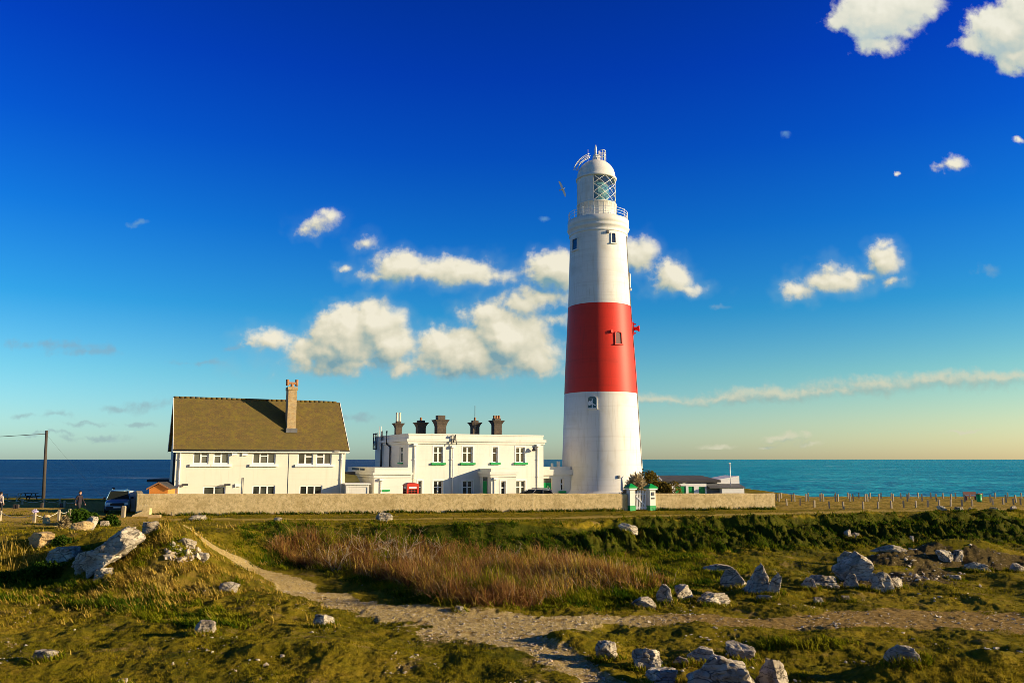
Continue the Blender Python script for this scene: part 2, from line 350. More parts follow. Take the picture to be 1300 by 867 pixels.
# ------------------------------------------------------------------ mesh builder
class MB:
    def __init__(s): s.v, s.f, s.m, s.sm, s.uv = [], [], [], [], {}
    def add(s, vs, fs, mi=0, smooth=False, T=None):
        o = len(s.v)
        for v in vs:
            v = Vector(v); s.v.append(tuple(T @ v if T else v))
        for f in fs: s.f.append(tuple(i + o for i in f)); s.m.append(mi); s.sm.append(smooth)
        return s
    def box(s, x0, x1, y0, y1, z0, z1, mi=0, T=None, taper=0):
        t = taper
        vs = [(x0, y0, z0), (x1, y0, z0), (x1, y1, z0), (x0, y1, z0), (x0 + t, y0 + t, z1), (x1 - t, y0 + t, z1), (x1 - t, y1 - t, z1), (x0 + t, y1 - t, z1)]
        return s.add(vs, [(0, 3, 2, 1), (4, 5, 6, 7), (0, 1, 5, 4), (1, 2, 6, 5), (2, 3, 7, 6), (3, 0, 4, 7)], mi, False, T)
    def lathe(s, prof, n=48, mi=0, c=(0, 0), a0=0, a1=2 * math.pi, smooth=True, T=None, caps=False):
        full = abs(a1 - a0 - 2 * math.pi) < 1e-6; k = n if full else n + 1
        vs = [(c[0] + r * math.cos(a0 + (a1 - a0) * j / n), c[1] + r * math.sin(a0 + (a1 - a0) * j / n), z) for r, z in prof for j in range(k)]
        fs = []
        for i in range(len(prof) - 1):
            for j in range(n):
                j2 = (j + 1) % k
                fs.append((i * k + j, i * k + j2, (i + 1) * k + j2, (i + 1) * k + j))
        s.add(vs, fs, mi, smooth, T)
        if caps:
            o = len(s.v) - len(vs)
            s.f.append(tuple(o + j for j in range(k))[::-1]); s.m.append(mi); s.sm.append(False)
            s.f.append(tuple(o + (len(prof) - 1) * k + j for j in range(k))); s.m.append(mi); s.sm.append(False)
        return s
    def tube(s, pts, r, n=6, mi=0, T=None, smooth=True):
        pts = [Vector(p) for p in pts]; rs = r if isinstance(r, (list, tuple)) else [r] * len(pts)
        vs, fs = [], []
        for i, p in enumerate(pts):
            d = (pts[min(i + 1, len(pts) - 1)] - pts[max(i - 1, 0)]).normalized()
            a = d.cross(Vector((0, 0, 1)));
            if a.length < 1e-3: a = d.cross(Vector((0, 1, 0)))
            a.normalize(); b = d.cross(a)
            for j in range(n):
                t = 2 * math.pi * j / n; vs.append(p + (a * math.cos(t) + b * math.sin(t)) * rs[i])
        for i in range(len(pts) - 1):
            for j in range(n): fs.append((i * n + j, i * n + (j + 1) % n, (i + 1) * n + (j + 1) % n, (i + 1) * n + j))
        fs.append(tuple(range(n))[::-1]); fs.append(tuple((len(pts) - 1) * n + j for j in range(n)))
        return s.add(vs, fs, mi, smooth, T)
    def prism(s, poly, y0, y1, mi=0, T=None):
        """poly in (x,z), extruded along y"""
        n = len(poly); vs = [(x, y0, z) for x, z in poly] + [(x, y1, z) for x, z in poly]
        fs = [tuple(range(n)), tuple(range(2 * n - 1, n - 1, -1))] + [((i + 1) % n, i, n + i, n + (i + 1) % n) for i in range(n)]
        return s.add(vs, fs, mi, False, T)
    def build(s, name, mats, parent=None, loc=None, rotz=0):
        me = bpy.data.meshes.new(name); me.from_pydata(s.v, [], s.f)
        for m in (mats if isinstance(mats, (list, tuple)) else [mats]): me.materials.append(m)
        if s.f:
            me.polygons.foreach_set('material_index', s.m); me.polygons.foreach_set('use_smooth', s.sm)
        bm = bmesh.new(); bm.from_mesh(me); bmesh.ops.recalc_face_normals(bm, faces=bm.faces); bm.to_mesh(me); bm.free()
        o = bpy.data.objects.new(name, me); C.objects.link(o)
        if parent: o.parent = parent
        if loc is not None: o.location = loc
        o.rotation_euler.z = rotz
        return o
def tag(o, label=None, cat=None, group=None, kind=None):
    if label: o['label'] = label
    if cat: o['category'] = cat
    if group: o['group'] = group
    if kind: o['kind'] = kind
    return o
def empty(name, loc, rz, label, cat, group=None):
    o = bpy.data.objects.new(name, None); C.objects.link(o); o.location = loc; o.rotation_euler.z = rz; o.empty_display_size = .3
    return tag(o, label, cat, group)
def copy_tree(o, parent=None):
    c = o.copy(); C.objects.link(c); c.parent = parent
    for ch in o.children: copy_tree(ch, c)
    return c
def npmesh(name, V, F, mats, mi=None, smooth=False):
    me = bpy.data.meshes.new(name); nv, nf, k = len(V), len(F), F.shape[1]
    me.vertices.add(nv); me.vertices.foreach_set('co', np.ascontiguousarray(V, np.float32).ravel())
    me.loops.add(nf * k); me.loops.foreach_set('vertex_index', np.ascontiguousarray(F, np.int32).ravel())
    me.polygons.add(nf); me.polygons.foreach_set('loop_start', np.arange(0, nf * k, k, dtype=np.int32))
    me.polygons.foreach_set('loop_total', np.full(nf, k, np.int32))
    me.polygons.foreach_set('use_smooth', np.full(nf, smooth, bool))
    for m in mats: me.materials.append(m)
    if mi is not None: me.polygons.foreach_set('material_index', np.ascontiguousarray(mi, np.int32))
    me.update(calc_edges=True)
    o = bpy.data.objects.new(name, me); C.objects.link(o); return o

# ------------------------------------------------------------------ numpy noise
rs = np.random.RandomState(7)
_perm = np.concatenate([rs.permutation(512)] * 3); _ga = rs.rand(512) * 2 * np.pi
_gx, _gy = np.cos(_ga), np.sin(_ga)
def perlin(x, y):
    xi = np.floor(x).astype(int); yi = np.floor(y).astype(int); xf = x - xi; yf = y - yi
    u = xf ** 3 * (xf * (xf * 6 - 15) + 10); v = yf ** 3 * (yf * (yf * 6 - 15) + 10)
    def g(ix, iy, fx, fy):
        h = _perm[(_perm[ix & 511] + iy) & 511]; return _gx[h] * fx + _gy[h] * fy
    a = g(xi, yi, xf, yf); b = g(xi + 1, yi, xf - 1, yf); c = g(xi, yi + 1, xf, yf - 1); d = g(xi + 1, yi + 1, xf - 1, yf - 1)
    return (a + u * (b - a)) * (1 - v) + (c + u * (d - c)) * v
def fbm(x, y, o=4, r=.5):
    s = 0; a = 1.; f = 1.
    for k in range(o): s = s + a * perlin(x * f + 17.3 * k, y * f - 9.1 * k); a *= r; f *= 2.03
    return s
def sstep(a, b, t):
    t = np.clip((t - a) / (b - a), 0, 1); return t * t * (3 - 2 * t)
# ------------------------------------------------------------------ terrain
_bu = [-.75, -.50, -.40, -.33, -.26, -.10, .08, .15, .35, .50, .65, .8]
_by = [46.5, 46.5, 47.5, 50.0, 51.5, 52.0, 53.0, 56.0, 58.0, 61.5, 64.0, 65.]
_bw = [9, 9, 9, 8, 6.0, 6.0, 5.0, 5.0, 5.5, 6.5, 8, 8]
_hum = []          # (x, y, rx, ry, h) gaussian hummocks
def hbase(x, y):
    u = x / np.maximum(y, 4.)
    yb = np.interp(u, _bu, _by) + 1.3 * perlin(x * .13, y * .03 + 3.3) + .5 * perlin(x * .5, 7.7)
    w = np.interp(u, _bu, _bw)
    t_ = (y - (yb - w)) / w; lip = sstep(-.36, -.28, u)
    s = 1 - (1 - lip) * sstep(0, 1, t_) - lip * (.52 * sstep(0, .85, t_) + .48 * sstep(.84, 1.02, t_))
    fl = -1.72 - .12 * sstep(45, 24, y)
    z = fl * s
    z = z + 4.25 * (1 - sstep(3, 16, y))
    for hx, hy, rx, ry, h in _hum: z = z + h * np.exp(-((x - hx) / rx) ** 2 - ((y - hy) / ry) ** 2)
    ye = np.where((x > -34) & (x < 34), 118., np.where(x <= 0, 88., 91.)) + 1.5 * perlin(x * .2, 1.5)
    return np.where(y > ye, np.maximum(z - (y - ye) * 1.6, -12.), z)
def hit(px, py, dz=0.):
    r = ray(px, py); ys = np.concatenate([np.arange(8, 60, .05), np.arange(60, 118, .1)])
    t = ys / r[1]; xs = r[0] * t; zs = EYE + r[2] * t
    h = hbase(xs, ys) + dz; k = np.argmax(zs <= h)
    return Vector((xs[k], ys[k], h[k]))
def hum(px, py, rx, ry, h): p = hit(px, py); _hum.append((p.x, p.y, rx, ry, h))
hum(206, 724, 2.9, 3.3, 2.05)        # dry-grass mound with the stone heap
hum(240, 715, 1.6, 2.2, .55)
hum(60, 735, 3.5, 2.2, -.35)         # hollow in front of the tilted slabs
hum(105, 690, 3.5, 1.6, .35)
hum(1185, 712, 3.2, 1.6, .8)        # bare brown mounds on the right
hum(1130, 716, 2.2, 1.2, .55)
hum(1250, 706, 3.0, 1.6, .9)
hum(1240, 872, 3.0, 1.3, .95)        # near hummock, bottom right
hum(735, 822, 2.2, 1.4, .14); hum(910, 806, 1.9, .8, .25); hum(610, 845, 1.8, 1.2, .3); hum(400, 835, 3.0, 1.3, .3)
hum(1010, 822, 2.6, 1.2, .22); hum(1090, 800, 1.6, .7, .2); hum(300, 800, 2.6, 1.2, .15); hum(600, 765, 5, 1.6, .25); hum(760, 745, 3, 2.2, .55)
hum(930, 715, 3.0, 1.5, .45); hum(340, 690, 2.5, 2, .35); hum(430, 742, 2.5, 1.2, -.5); hum(490, 755, 2.5, 1.2, -.4)
def poly_d(X, Y, pts):
    """distance to a polyline of (x,y,halfwidth), in half-widths"""
    best = np.full(X.shape, 1e9)
    for (ax, ay, aw), (bx, by, bw) in zip(pts[:-1], pts[1:]):
        ex, ey = bx - ax, by - ay; L = ex * ex + ey * ey + 1e-9
        t = np.clip(((X - ax) * ex + (Y - ay) * ey) / L, 0, 1)
        d = np.hypot(X - ax - t * ex, Y - ay - t * ey) / (aw + (bw - aw) * t); best = np.minimum(best, d)
    return best
def pl(l): return [(*hit(a, b)[:2], w) for a, b, w in l]
PATH1 = pl([(232, 669, .4), (262, 688, .7), (300, 710, 1.0), (345, 731, 1.0), (400, 752, 1.05), (450, 767, 1.1), (500, 776, .95), (560, 787, 1.5), (610, 795, 2.4), (680, 794, 2.2), (760, 786, .9), (850, 787, 1.1), (950, 790, 1.2), (1050, 787, 1.5), (1150, 785, 1.7), (1250, 790, 1.8), (1380, 798, 1.8)])
PATH2 = pl([(620, 797, 1.3), (655, 812, 1.1), (690, 830, .9), (740, 855, .8), (775, 880, .7)])
TRACK = pl([(-60, 657, 1.1), (120, 660, 1.1), (260, 659, .9), (480, 659, .8), (700, 657, .9), (900, 654, 1.0), (1100, 649, 1.2), (1380, 645, 1.0)])
DIRT = pl([(1120, 707, 1.5), (1190, 706, 1.5), (1290, 716, 1.1)])
DIRT2 = pl([(1080, 735, 1.2), (1170, 735, 1.6), (1190, 725, 1.2)])
REEDS = [(330, 686), (362, 674), (420, 672), (480, 676), (560, 683), (640, 692), (735, 705), (800, 725), (862, 738), (800, 752), (730, 765), (620, 772), (520, 768), (450, 748), (390, 722)]
def inpoly(X, Y, poly):
    c = np.zeros(X.shape, bool); n = len(poly); j = n - 1
    for i in range(n):
        xi, yi = poly[i]; xj, yj = poly[j]
        c ^= ((yi > Y) != (yj > Y)) & (X < (xj - xi) * (Y - yi) / (yj - yi + 1e-12) + xi); j = i
    return c
def project(X, Y, Z):
    d = Y * cp + (Z - EYE) * sp
    return CX + FOC * X / d, CY - FOC * (-(Y) * sp + (Z - EYE) * cp) / d
def masks(X, Y):
    wob = .8 * fbm(X * .45, Y * .45, 3); wob2 = .25 * fbm(X * 2.1, Y * 2.1, 2)
    p1 = 1 - sstep(.55, 1.35, poly_d(X, Y, PATH1) + wob + wob2)
    p2 = 1 - sstep(.5, 1.3, poly_d(X, Y, PATH2) + wob + wob2)
    tr = 1 - sstep(.5, 1.4, poly_d(X, Y, TRACK) + wob + wob2)
    di = np.maximum(1 - sstep(.6, 1.3, poly_d(X, Y, DIRT) + wob + wob2), 1 - sstep(.6, 1.3, poly_d(X, Y, DIRT2) + wob + wob2))
    return np.maximum(p1, p2), tr, di
mound_c = hit(212, 722)
def drymask(X, Y): return np.exp(-((X - mound_c.x) / 3.1) ** 2 - ((Y - mound_c.y) / 3.2) ** 2)
def hfull(X, Y, detail=True):
    z = hbase(X, Y)
    if not detail: return z
    path, tr, di = masks(X, Y)
    u = X / np.maximum(Y, 4.); yb = np.interp(u, _bu, _by); w = np.interp(u, _bu, _bw)
    bank = np.exp(-((Y - (yb - w * .5)) / (w * .5)) ** 2) * sstep(.04, .12, u)
    bankl = np.exp(-((Y - (yb - w * .4)) / (w * .45)) ** 2) * (1 - sstep(.04, .12, u)) * sstep(-.36, -.28, u)
    flat = sstep(0, 1, (Y - yb) / 3.)
    rough = (1 - .93 * path) * (1 - .8 * flat)
    z = z + rough * (.33 * fbm(X * .28, Y * .28, 3) + (.035 + .10 * sstep(.05, .45, perlin(X * .12, Y * .12 + 8) + .1)) * fbm(X * .95 + 5, Y * .95, 3)) + (1 - .5 * flat) * (.030 + .02 * (1 - path)) * fbm(X * 3.7, Y * 3.7, 4, .6)
    # tussocks and slumped turf on the bank: ridges running down-right
    q = np.abs(perlin((X + .6 * Y) * .62, (Y - .2 * X) * .26)); q2 = np.abs(perlin((X + .3 * Y) * 1.5 + 4, Y * .9))
    z = z + bank * ((.5 - q * 1.9) * .80 + (.4 - q2) * 1.0 + .30 * fbm(X * 2.6, Y * 2.2, 2)) + bankl * ((.4 - q) * .4 + (.4 - q2) * .25)
    md = np.exp(-((Y - 34) / 9) ** 2) * sstep(.02, -.3, u)
    z = z + md * (1 - path) * .22 * np.maximum(0, .4 - np.abs(perlin(X * 1.3, Y * 1.3)))
    mq = drymask(X, Y); z = z + mq * (1 - path) * (.22 * fbm(X * .9, Y * .9, 3) + .35 * np.maximum(0, .35 - np.abs(perlin(X * .8 + 3, Y * .7))))
    z = z + di * .12 * fbm(X * 1.7, Y * 1.7, 4, .6)
    return z
def yrows():
    r = [-40, -25, -15, -8, -3, 0]; y = 2.
    while y < 120: r.append(y); y += max(.035, min(.25, y * y * .00011)) if y > 17 else .3
    r += [121, 123, 126, 130]
    return np.array(r)
ys = yrows(); t = np.linspace(-1, 1, 1150); us = .72 * t + .75 * t ** 7
wy = np.sqrt(np.maximum(ys, 0) ** 2 + 20. ** 2)
GX = us[None, :] * wy[:, None]; GY = np.repeat(ys[:, None], len(us), 1); GZ = hfull(GX, GY)
ny, nx = GX.shape
idx = np.arange(ny * nx).reshape(ny, nx)
F = np.stack([idx[:-1, :-1], idx[:-1, 1:], idx[1:, 1:], idx[1:, :-1]], -1).reshape(-1, 4)

def f(q, b):
    co = geoco(q)
    def attr(n): a = q.node('ShaderNodeAttribute', attribute_name=n); return a.outputs['Fac']
    n1 = q.noise(co, .22, 5, .6); n2 = q.noise(co, 1.3, 6, .65); n3 = q.noise(co, 7, 5, .7); n4 = q.noise(co, 28, 3, .7)
    turf = q.ramp(q.math('ADD', q.math('MULTIPLY', n1, .5), q.math('MULTIPLY', n2, .5)), [(.36, (.08, .085, .005)), (.48, (.20, .16, .008)), (.60, (.33, .23, .018)), (.70, (.22, .13, .02))])
    turf = q.mix(q.math('MULTIPLY', q.smooth(n3, .42, .68), .5), turf, (.045, .045, .006))
    n5 = q.noise(co, .6, 7, .68)
    turf = q.mix(q.math('MULTIPLY', q.smooth(n5, .56, .66), .8), turf, q.ramp(n4, [(.35, (.15, .09, .02)), (.65, (.42, .29, .10))]))
    earth = q.ramp(n3, [(.3, (.13, .08, .02)), (.52, (.34, .215, .06)), (.7, (.48, .33, .12))])
    grav = q.ramp(q.math('ADD', q.math('MULTIPLY', n4, .7), q.math('MULTIPLY', n3, .3)), [(.36, (.18, .11, .03)), (.5, (.52, .37, .13)), (.62, (.74, .58, .28))])
    sx = q.node('ShaderNodeSeparateXYZ'); q.link(co, sx.inputs[0])
    gsel = q.math('MULTIPLY', q.smooth(sx.outputs[0], 7.5, 3.), q.smooth(n2, .30, .5))
    pc = q.mix(gsel, earth, grav)
    edge = q.math('ADD', attr('path'), q.math('ADD', q.math('MULTIPLY', q.math('SUBTRACT', n3, .5), .8), q.math('MULTIPLY', q.math('SUBTRACT', n2, .52), 1.1)))
    c = q.mix(q.smooth(edge, .35, .62), turf, pc)
    tr = q.math('ADD', attr('track'), q.math('MULTIPLY', q.math('SUBTRACT', n3, .5), .8))
    c = q.mix(q.math('MULTIPLY', q.smooth(tr, .35, .7), .85), c, (.44, .31, .07))
    st = q.math('ADD', attr('straw'), q.math('MULTIPLY', q.math('SUBTRACT', n2, .5), .9))
    c = q.mix(q.math('MULTIPLY', q.smooth(st, .35, .65), .85), c, q.ramp(n3, [(.3, (.26, .16, .03)), (.6, (.55, .37, .08))]))
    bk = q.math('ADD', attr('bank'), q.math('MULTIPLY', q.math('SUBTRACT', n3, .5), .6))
    c = q.mix(q.math('MULTIPLY', q.smooth(bk, .3, .7), .85), c, q.ramp(n3, [(.35, (.015, .028, .004)), (.65, (.075, .085, .008))]))  # bank shade painted into the ground colour over its lush green
    di = q.math('ADD', attr('dirt'), q.math('MULTIPLY', q.math('SUBTRACT', n3, .5), .8))
    c = q.mix(q.math('MULTIPLY', q.smooth(di, .4, .62), .9), c, q.ramp(n3, [(.3, (.035, .028, .012)), (.55, (.13, .09, .035)), (.72, (.26, .19, .09))]))
    c = q.mix(q.math('MULTIPLY', attr('dry'), q.smooth(n2, .35, .6)), c, (.24, .16, .03))
    q.link(c, b.inputs['Base Color']); b.inputs['Roughness'].default_value = 1.; b.inputs['Specular IOR Level'].default_value = .05
    bump(q, b, q.math('ADD', n3, q.math('MULTIPLY', n4, .7)), 1., .06)
M['ground'] = mat('ground_turf_and_earth', f)
ground = npmesh('ground', np.stack([GX, GY, GZ], -1).reshape(-1, 3), F, [M['ground']], smooth=True)
tag(ground, kind='structure')
path, tr, di = masks(GX, GY)
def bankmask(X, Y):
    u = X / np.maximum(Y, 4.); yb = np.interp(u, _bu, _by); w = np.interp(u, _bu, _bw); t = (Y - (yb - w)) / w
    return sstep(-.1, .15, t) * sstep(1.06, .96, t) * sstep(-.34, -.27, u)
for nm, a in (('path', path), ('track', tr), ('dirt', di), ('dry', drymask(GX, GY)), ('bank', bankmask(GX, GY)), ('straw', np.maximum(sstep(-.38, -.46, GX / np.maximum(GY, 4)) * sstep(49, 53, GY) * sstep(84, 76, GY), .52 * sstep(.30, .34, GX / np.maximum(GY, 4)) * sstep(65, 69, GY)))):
    at_ = ground.data.attributes.new(nm, 'FLOAT', 'POINT'); at_.data.foreach_set('value', a.astype(np.float32).ravel())

# ------------------------------------------------------------------ sea
def f(q, b):
    co = geoco(q); sx = q.node('ShaderNodeSeparateXYZ'); q.link(co, sx.inputs[0]); X, Y, Z = sx.outputs
    mp = q.node('ShaderNodeMapping'); mp.inputs['Scale'].default_value = (.35, 1, 1); q.link(co, mp.inputs[0])
    w1 = q.noise(mp.outputs[0], .035, 6, .62); w2 = q.noise(mp.outputs[0], .14, 5, .6); w3 = q.noise(mp.outputs[0], .006, 4, .6); w4 = q.noise(co, .0045, 9, .72)
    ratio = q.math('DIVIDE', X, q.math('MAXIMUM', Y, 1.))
    sun_side = q.smooth(q.math('ADD', ratio, q.math('MULTIPLY', q.math('SUBTRACT', w3, .5), .25)), -.12, .34)  # brighter water towards the sun, painted into the base colour
    base = q.mix(sun_side, (.001, .038, .13), (.004, .34, .44))
    base = q.mix(q.math('MULTIPLY', q.smooth(q.math('ADD', q.math('MULTIPLY', w1, .45), q.math('MULTIPLY', w4, .55)), .45, .60), .75), base, q.mix(sun_side, (.002, .075, .21), (.05, .58, .62)))
    base = q.mix(q.math('MULTIPLY', q.smooth(q.math('ADD', q.math('MULTIPLY', w2, .5), q.math('MULTIPLY', w3, .5)), .52, .68), .45), base, q.mix(sun_side, (.0, .018, .06), (.0, .12, .22)))
    # white water: a tide-race line on the left, breaking crests on the right
    wob = q.math('MULTIPLY', q.math('SUBTRACT', q.noise(co, .012, 3, .5), .5), 60)
    line = q.math('SUBTRACT', 1., q.math('DIVIDE', q.math('ABSOLUTE', q.math('SUBTRACT', q.math('ADD', Y, wob), 620.)), 14.), clamp=True)
    line = q.math('MULTIPLY', q.math('MULTIPLY', line, q.smooth(X, -120, -220)), q.smooth(w1, .38, .6))
    crest = q.math('MULTIPLY', q.smooth(q.noise(mp.outputs[0], .012, 9, .75), .60, .66), q.math('MULTIPLY', sun_side, q.smooth(Y, 900, 1500)))
    crest2 = q.math('MULTIPLY', q.smooth(q.noise(mp.outputs[0], .05, 7, .72), .60, .68), q.math('MULTIPLY', sun_side, .4))
    foam = q.math('MAXIMUM', q.math('MAXIMUM', q.math('MULTIPLY', line, .45), crest), crest2)
    base = q.mix(foam, base, (.62, .66, .62))
    q.link(base, b.inputs['Base Color']); b.inputs['Roughness'].default_value = .42; b.inputs['IOR'].default_value = 1.33
    b.inputs['Specular IOR Level'].default_value = .16
    bump(q, b, q.math('ADD', w1, q.math('MULTIPLY', w2, .45)), 1., 9.)
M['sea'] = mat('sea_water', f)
SEA = -10.
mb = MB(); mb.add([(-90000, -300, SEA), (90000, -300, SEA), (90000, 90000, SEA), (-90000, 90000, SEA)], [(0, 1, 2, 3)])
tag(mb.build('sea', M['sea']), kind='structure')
def gz(x, y): return float(hfull(np.array([x], float), np.array([y], float))[0])
# ------------------------------------------------------------------ lighthouse
LY = 91.0
_l = at(764.5, 600, LY); LX = _l.x
def lz(py, r=3.9): return at(762, py, LY - r).z
def lr(w, py):
    p = at(762, py, LY); d = p.y * cp + (p.z - EYE) * sp; return w / 2 / FOC * d
lh = empty('lighthouse', (LX, LY, 0), 0, 'tall white lighthouse with a broad red band, lantern room and gallery', 'lighthouse')
def prof(rows): return [(lr(w, y), lz(y)) for y, w in rows]
z0r = lr(110, 632)
mb = MB(); mb.lathe([(z0r + .35, -.05), (z0r + .35, .5), (z0r + .05, .62)] + prof([(622, 106), (600, 102.3), (570, 99.3), (540, 96.5), (515, 94.2), (497, 92.5)]), 96)
lower = mb.build('lower_tower', M['tower_white'], lh)
mb = MB(); mb.lathe([(r + .012, z) for r, z in prof([(497, 92.5), (470, 89.8), (440, 86.2), (410, 82.5), (383, 79.6)])], 96)
redb = mb.build('red_band', M['red'], lh)
mb = MB(); mb.lathe(prof([(383, 79.4), (360, 77.2), (330, 74.6), (305, 72.5), (290, 71.5)]), 96)
upper = mb.build('upper_tower', M['tower_white'], lh)
zg = lz(270); rg = lr(77, 272); rt = lr(71.5, 289)
mb = MB(); mb.lathe([(rt, lz(290)), (rt + .10, lz(289.5)), (rt + .10, lz(288.6)), (rt + .03, lz(287.8)), (rt + .05, lz(285)), (rt + .22, lz(283.5)), (rt + .33, lz(281)), (rg - .12, lz(279.5)), (rg, lz(278.5)), (rg, zg - .02), (rg - .06, zg), (0, zg + .02)], 96)
mb.build('gallery_cornice', M['tower_white'], lh)
# railing: stanchions and three rails
mb = MB(); rr = rg - .13; zr = lz(259.5) - zg
for k in range(16):
    a = 2 * math.pi * (k + .4) / 16; x, y = rr * math.cos(a), rr * math.sin(a)
    mb.tube([(x, y, zg), (x, y, zg + zr)], .035, 6); mb.lathe([(.0, zg + zr + .09), (.06, zg + zr + .04), (0, zg + zr - .02)], 6, c=(x, y))
for h in (.36, .68, .98):
    mb.tube([(rr * math.cos(2 * math.pi * k / 56), rr * math.sin(2 * math.pi * k / 56), zg + zr * h) for k in range(57)], .026, 5)
mb.build('gallery_railing', M['trim'], lh)
# lantern
rl = lr(48.5, 240); zb = lz(254.5, 2.3); zt = lz(221.5, 2.3); cxl = at(758.6, 240, LY).x - LX - .15
LC = (cxl, 0)
GA0, GA1 = R(-105), R(108)         # glazed arc, from just left of the viewer round to the seaward side (angle of the outward normal)
mb = MB(); mb.lathe([(rl + .02, zg + .02), (rl + .02, zb - .02), (rl + .09, zb), (rl + .09, zb + .09), (rl - .06, zb + .1)], 64, c=LC)
for k in range(24):
    a = 2 * math.pi * k / 24; mb.box(rl, rl + .05, -.03, .03, zg + .03, zb - .03, T=Matrix.Translation((cxl, 0, 0)) @ Matrix.Rotation(a, 4, 'Z'))
mb.build('lantern_base', M['tower_white'], lh)
mb = MB(); mb.lathe([(rl, zb + .09), (rl, zt)], 40, c=LC, a0=GA1, a1=GA0 + 2 * math.pi)
for k in range(7):
    a = GA1 + (GA0 + 2 * math.pi - GA1) * k / 6
    mb.box(rl - .02, rl + .035, -.04, .04, zb + .1, zt - .01, T=Matrix.Translation((cxl, 0, 0)) @ Matrix.Rotation(a, 4, 'Z'))
mb.build('lantern_panels', M['tower_white'], lh)
mb = MB(); mb.lathe([(rl - .12, zb + .1), (rl - .12, zt - .01)], 40, c=LC, a0=GA0, a1=GA1)
m = bpy.data.materials.new('lantern_glazing'); m.use_nodes = True; q = NT(m.node_tree); q.n.clear()
o_ = q.node('ShaderNodeOutputMaterial'); t_ = q.node('ShaderNodeBsdfTransparent'); g_ = q.node('ShaderNodeBsdfGlossy'); x_ = q.node('ShaderNodeMixShader')
t_.inputs[0].default_value = (.78, .88, .85, 1); g_.inputs['Roughness'].default_value = .05; x_.inputs[0].default_value = .10
q.link(t_.outputs[0], x_.inputs[1]); q.link(g_.outputs[0], x_.inputs[2]); q.link(x_.outputs[0], o_.inputs[0]); M['lantern_glazing'] = m
mb.build('lantern_glazing', m, lh)
mb = MB(); n = 6; st = (GA1 - GA0) / n
def lat(a, z): return (cxl + (rl - .02) * math.cos(a), (rl - .02) * math.sin(a), z)
for k in range(-3, n + 1):
    for sgn in (1, -1):
        pts = []
        for i in range(25):
            f_ = i / 24; a = GA0 + st * (k + (3 * f_ if sgn > 0 else 3 * (1 - f_))) 
            if GA0 - .01 <= a <= GA1 + .01: pts.append(lat(a, zb + .1 + (zt - zb - .1) * f_))
        if len(pts) > 2: mb.tube(pts, .033, 5)
mb.build('lantern_lattice', M['trim'], lh)
mb = MB(); mb.lathe([(.01, zb), (1.25, zb + .1), (1.3, zb + .6), (1.45, zb + 1.0), (1.55, (zb + zt) / 2), (1.45, zt - .9), (1.2, zt - .5), (.01, zt - .3)], 16, c=LC, smooth=False)
mb.build('optic', M['lens'], lh)
mb = MB(); mb.lathe([(rl * .8, zb + .05), (rl * .8, zt)], 24, c=LC, a0=R(115), a1=R(255)); mb.lathe([(0, zb + .02), (rl * .95, zb + .02)], 24, c=LC)
mb.build('lantern_blind', M['iron'], lh)
zd = lz(205, 0); rd = lr(50.5, 222)
pd = [(rl - .1, zt - .02), (rd + .03, zt), (rd + .05, zt + .16), (rd - .04, zt + .30)] + [((rd - .1) * math.cos(t) ** .85, zt + .3 + (zd - zt - .3) * math.sin(t)) for t in np.linspace(.05, 1.42, 14)] + [(.45, zd + .02), (.42, zd + .30), (.0, zd + .34)]
mb = MB(); mb.lathe(pd, 64, c=LC); mb.build('dome', M['tower_white'], lh)
zf = lz(184.5, 0)
mb = MB(); mb.lathe([(.36, zd + .3), (.36, zd + .75), (.2, zd + .8), (.14, zd + 1.0), (.14, zf - .5), (.06, zf), (0, zf)], 16, c=LC); mb.build('finial', M['trim'], lh)
mb = MB(); cx2 = cxl + .75; r2 = .42; z2 = zd - .15; z3 = lz(193.5, 0)
for k in range(8):
    a = 2 * math.pi * k / 8; x, y = cx2 + r2 * math.cos(a), -.3 + r2 * math.sin(a); mb.tube([(x, y, z2), (x, y, z3)], .035, 5)
for z in (z3, (z2 + z3) / 2 + .1): mb.tube([(cx2 + r2 * math.cos(2 * math.pi * k / 20), -.3 + r2 * math.sin(2 * math.pi * k / 20), z) for k in range(21)], .04, 5)
mb.build('dome_cage', M['trim'], lh)
mb = MB()                             # curved ladder with handrails up the left of the dome
for yy in (-1.0, -.45):
    for off in (.08, .5):
        mb.tube([(cxl + (rd + off) * math.cos(t), yy - .25, zt + .25 + (zd - zt + off * .75) * math.sin(t)) for t in np.linspace(math.pi - .30, math.pi - 1.25, 14)], .045, 5)
for t in np.linspace(math.pi - .32, math.pi - 1.2, 9):
    mb.tube([(cxl + (rd + .08) * math.cos(t), yy - .25, zt + .25 + (zd - zt + .06) * math.sin(t)) for yy in (-1.0, -.45)], .035, 5)
for t in (math.pi - .35, math.pi - .7, math.pi - 1.05):
    for yy in (-1.0, -.45): mb.tube([(cxl + (rd + o2) * math.cos(t), yy - .25, zt + .25 + (zd - zt + o2 * .75) * math.sin(t)) for o2 in (-.1, .08, .5)], .035, 5)
mb.build('dome_ladder', M['trim'], lh)
mb = MB(); mb.tube([(cxl - 1.0, -.6, zd - .3), (cxl - 1.0, -.6, zd + 1.25)], .03, 5); mb.build('aerial', M['trim'], lh)
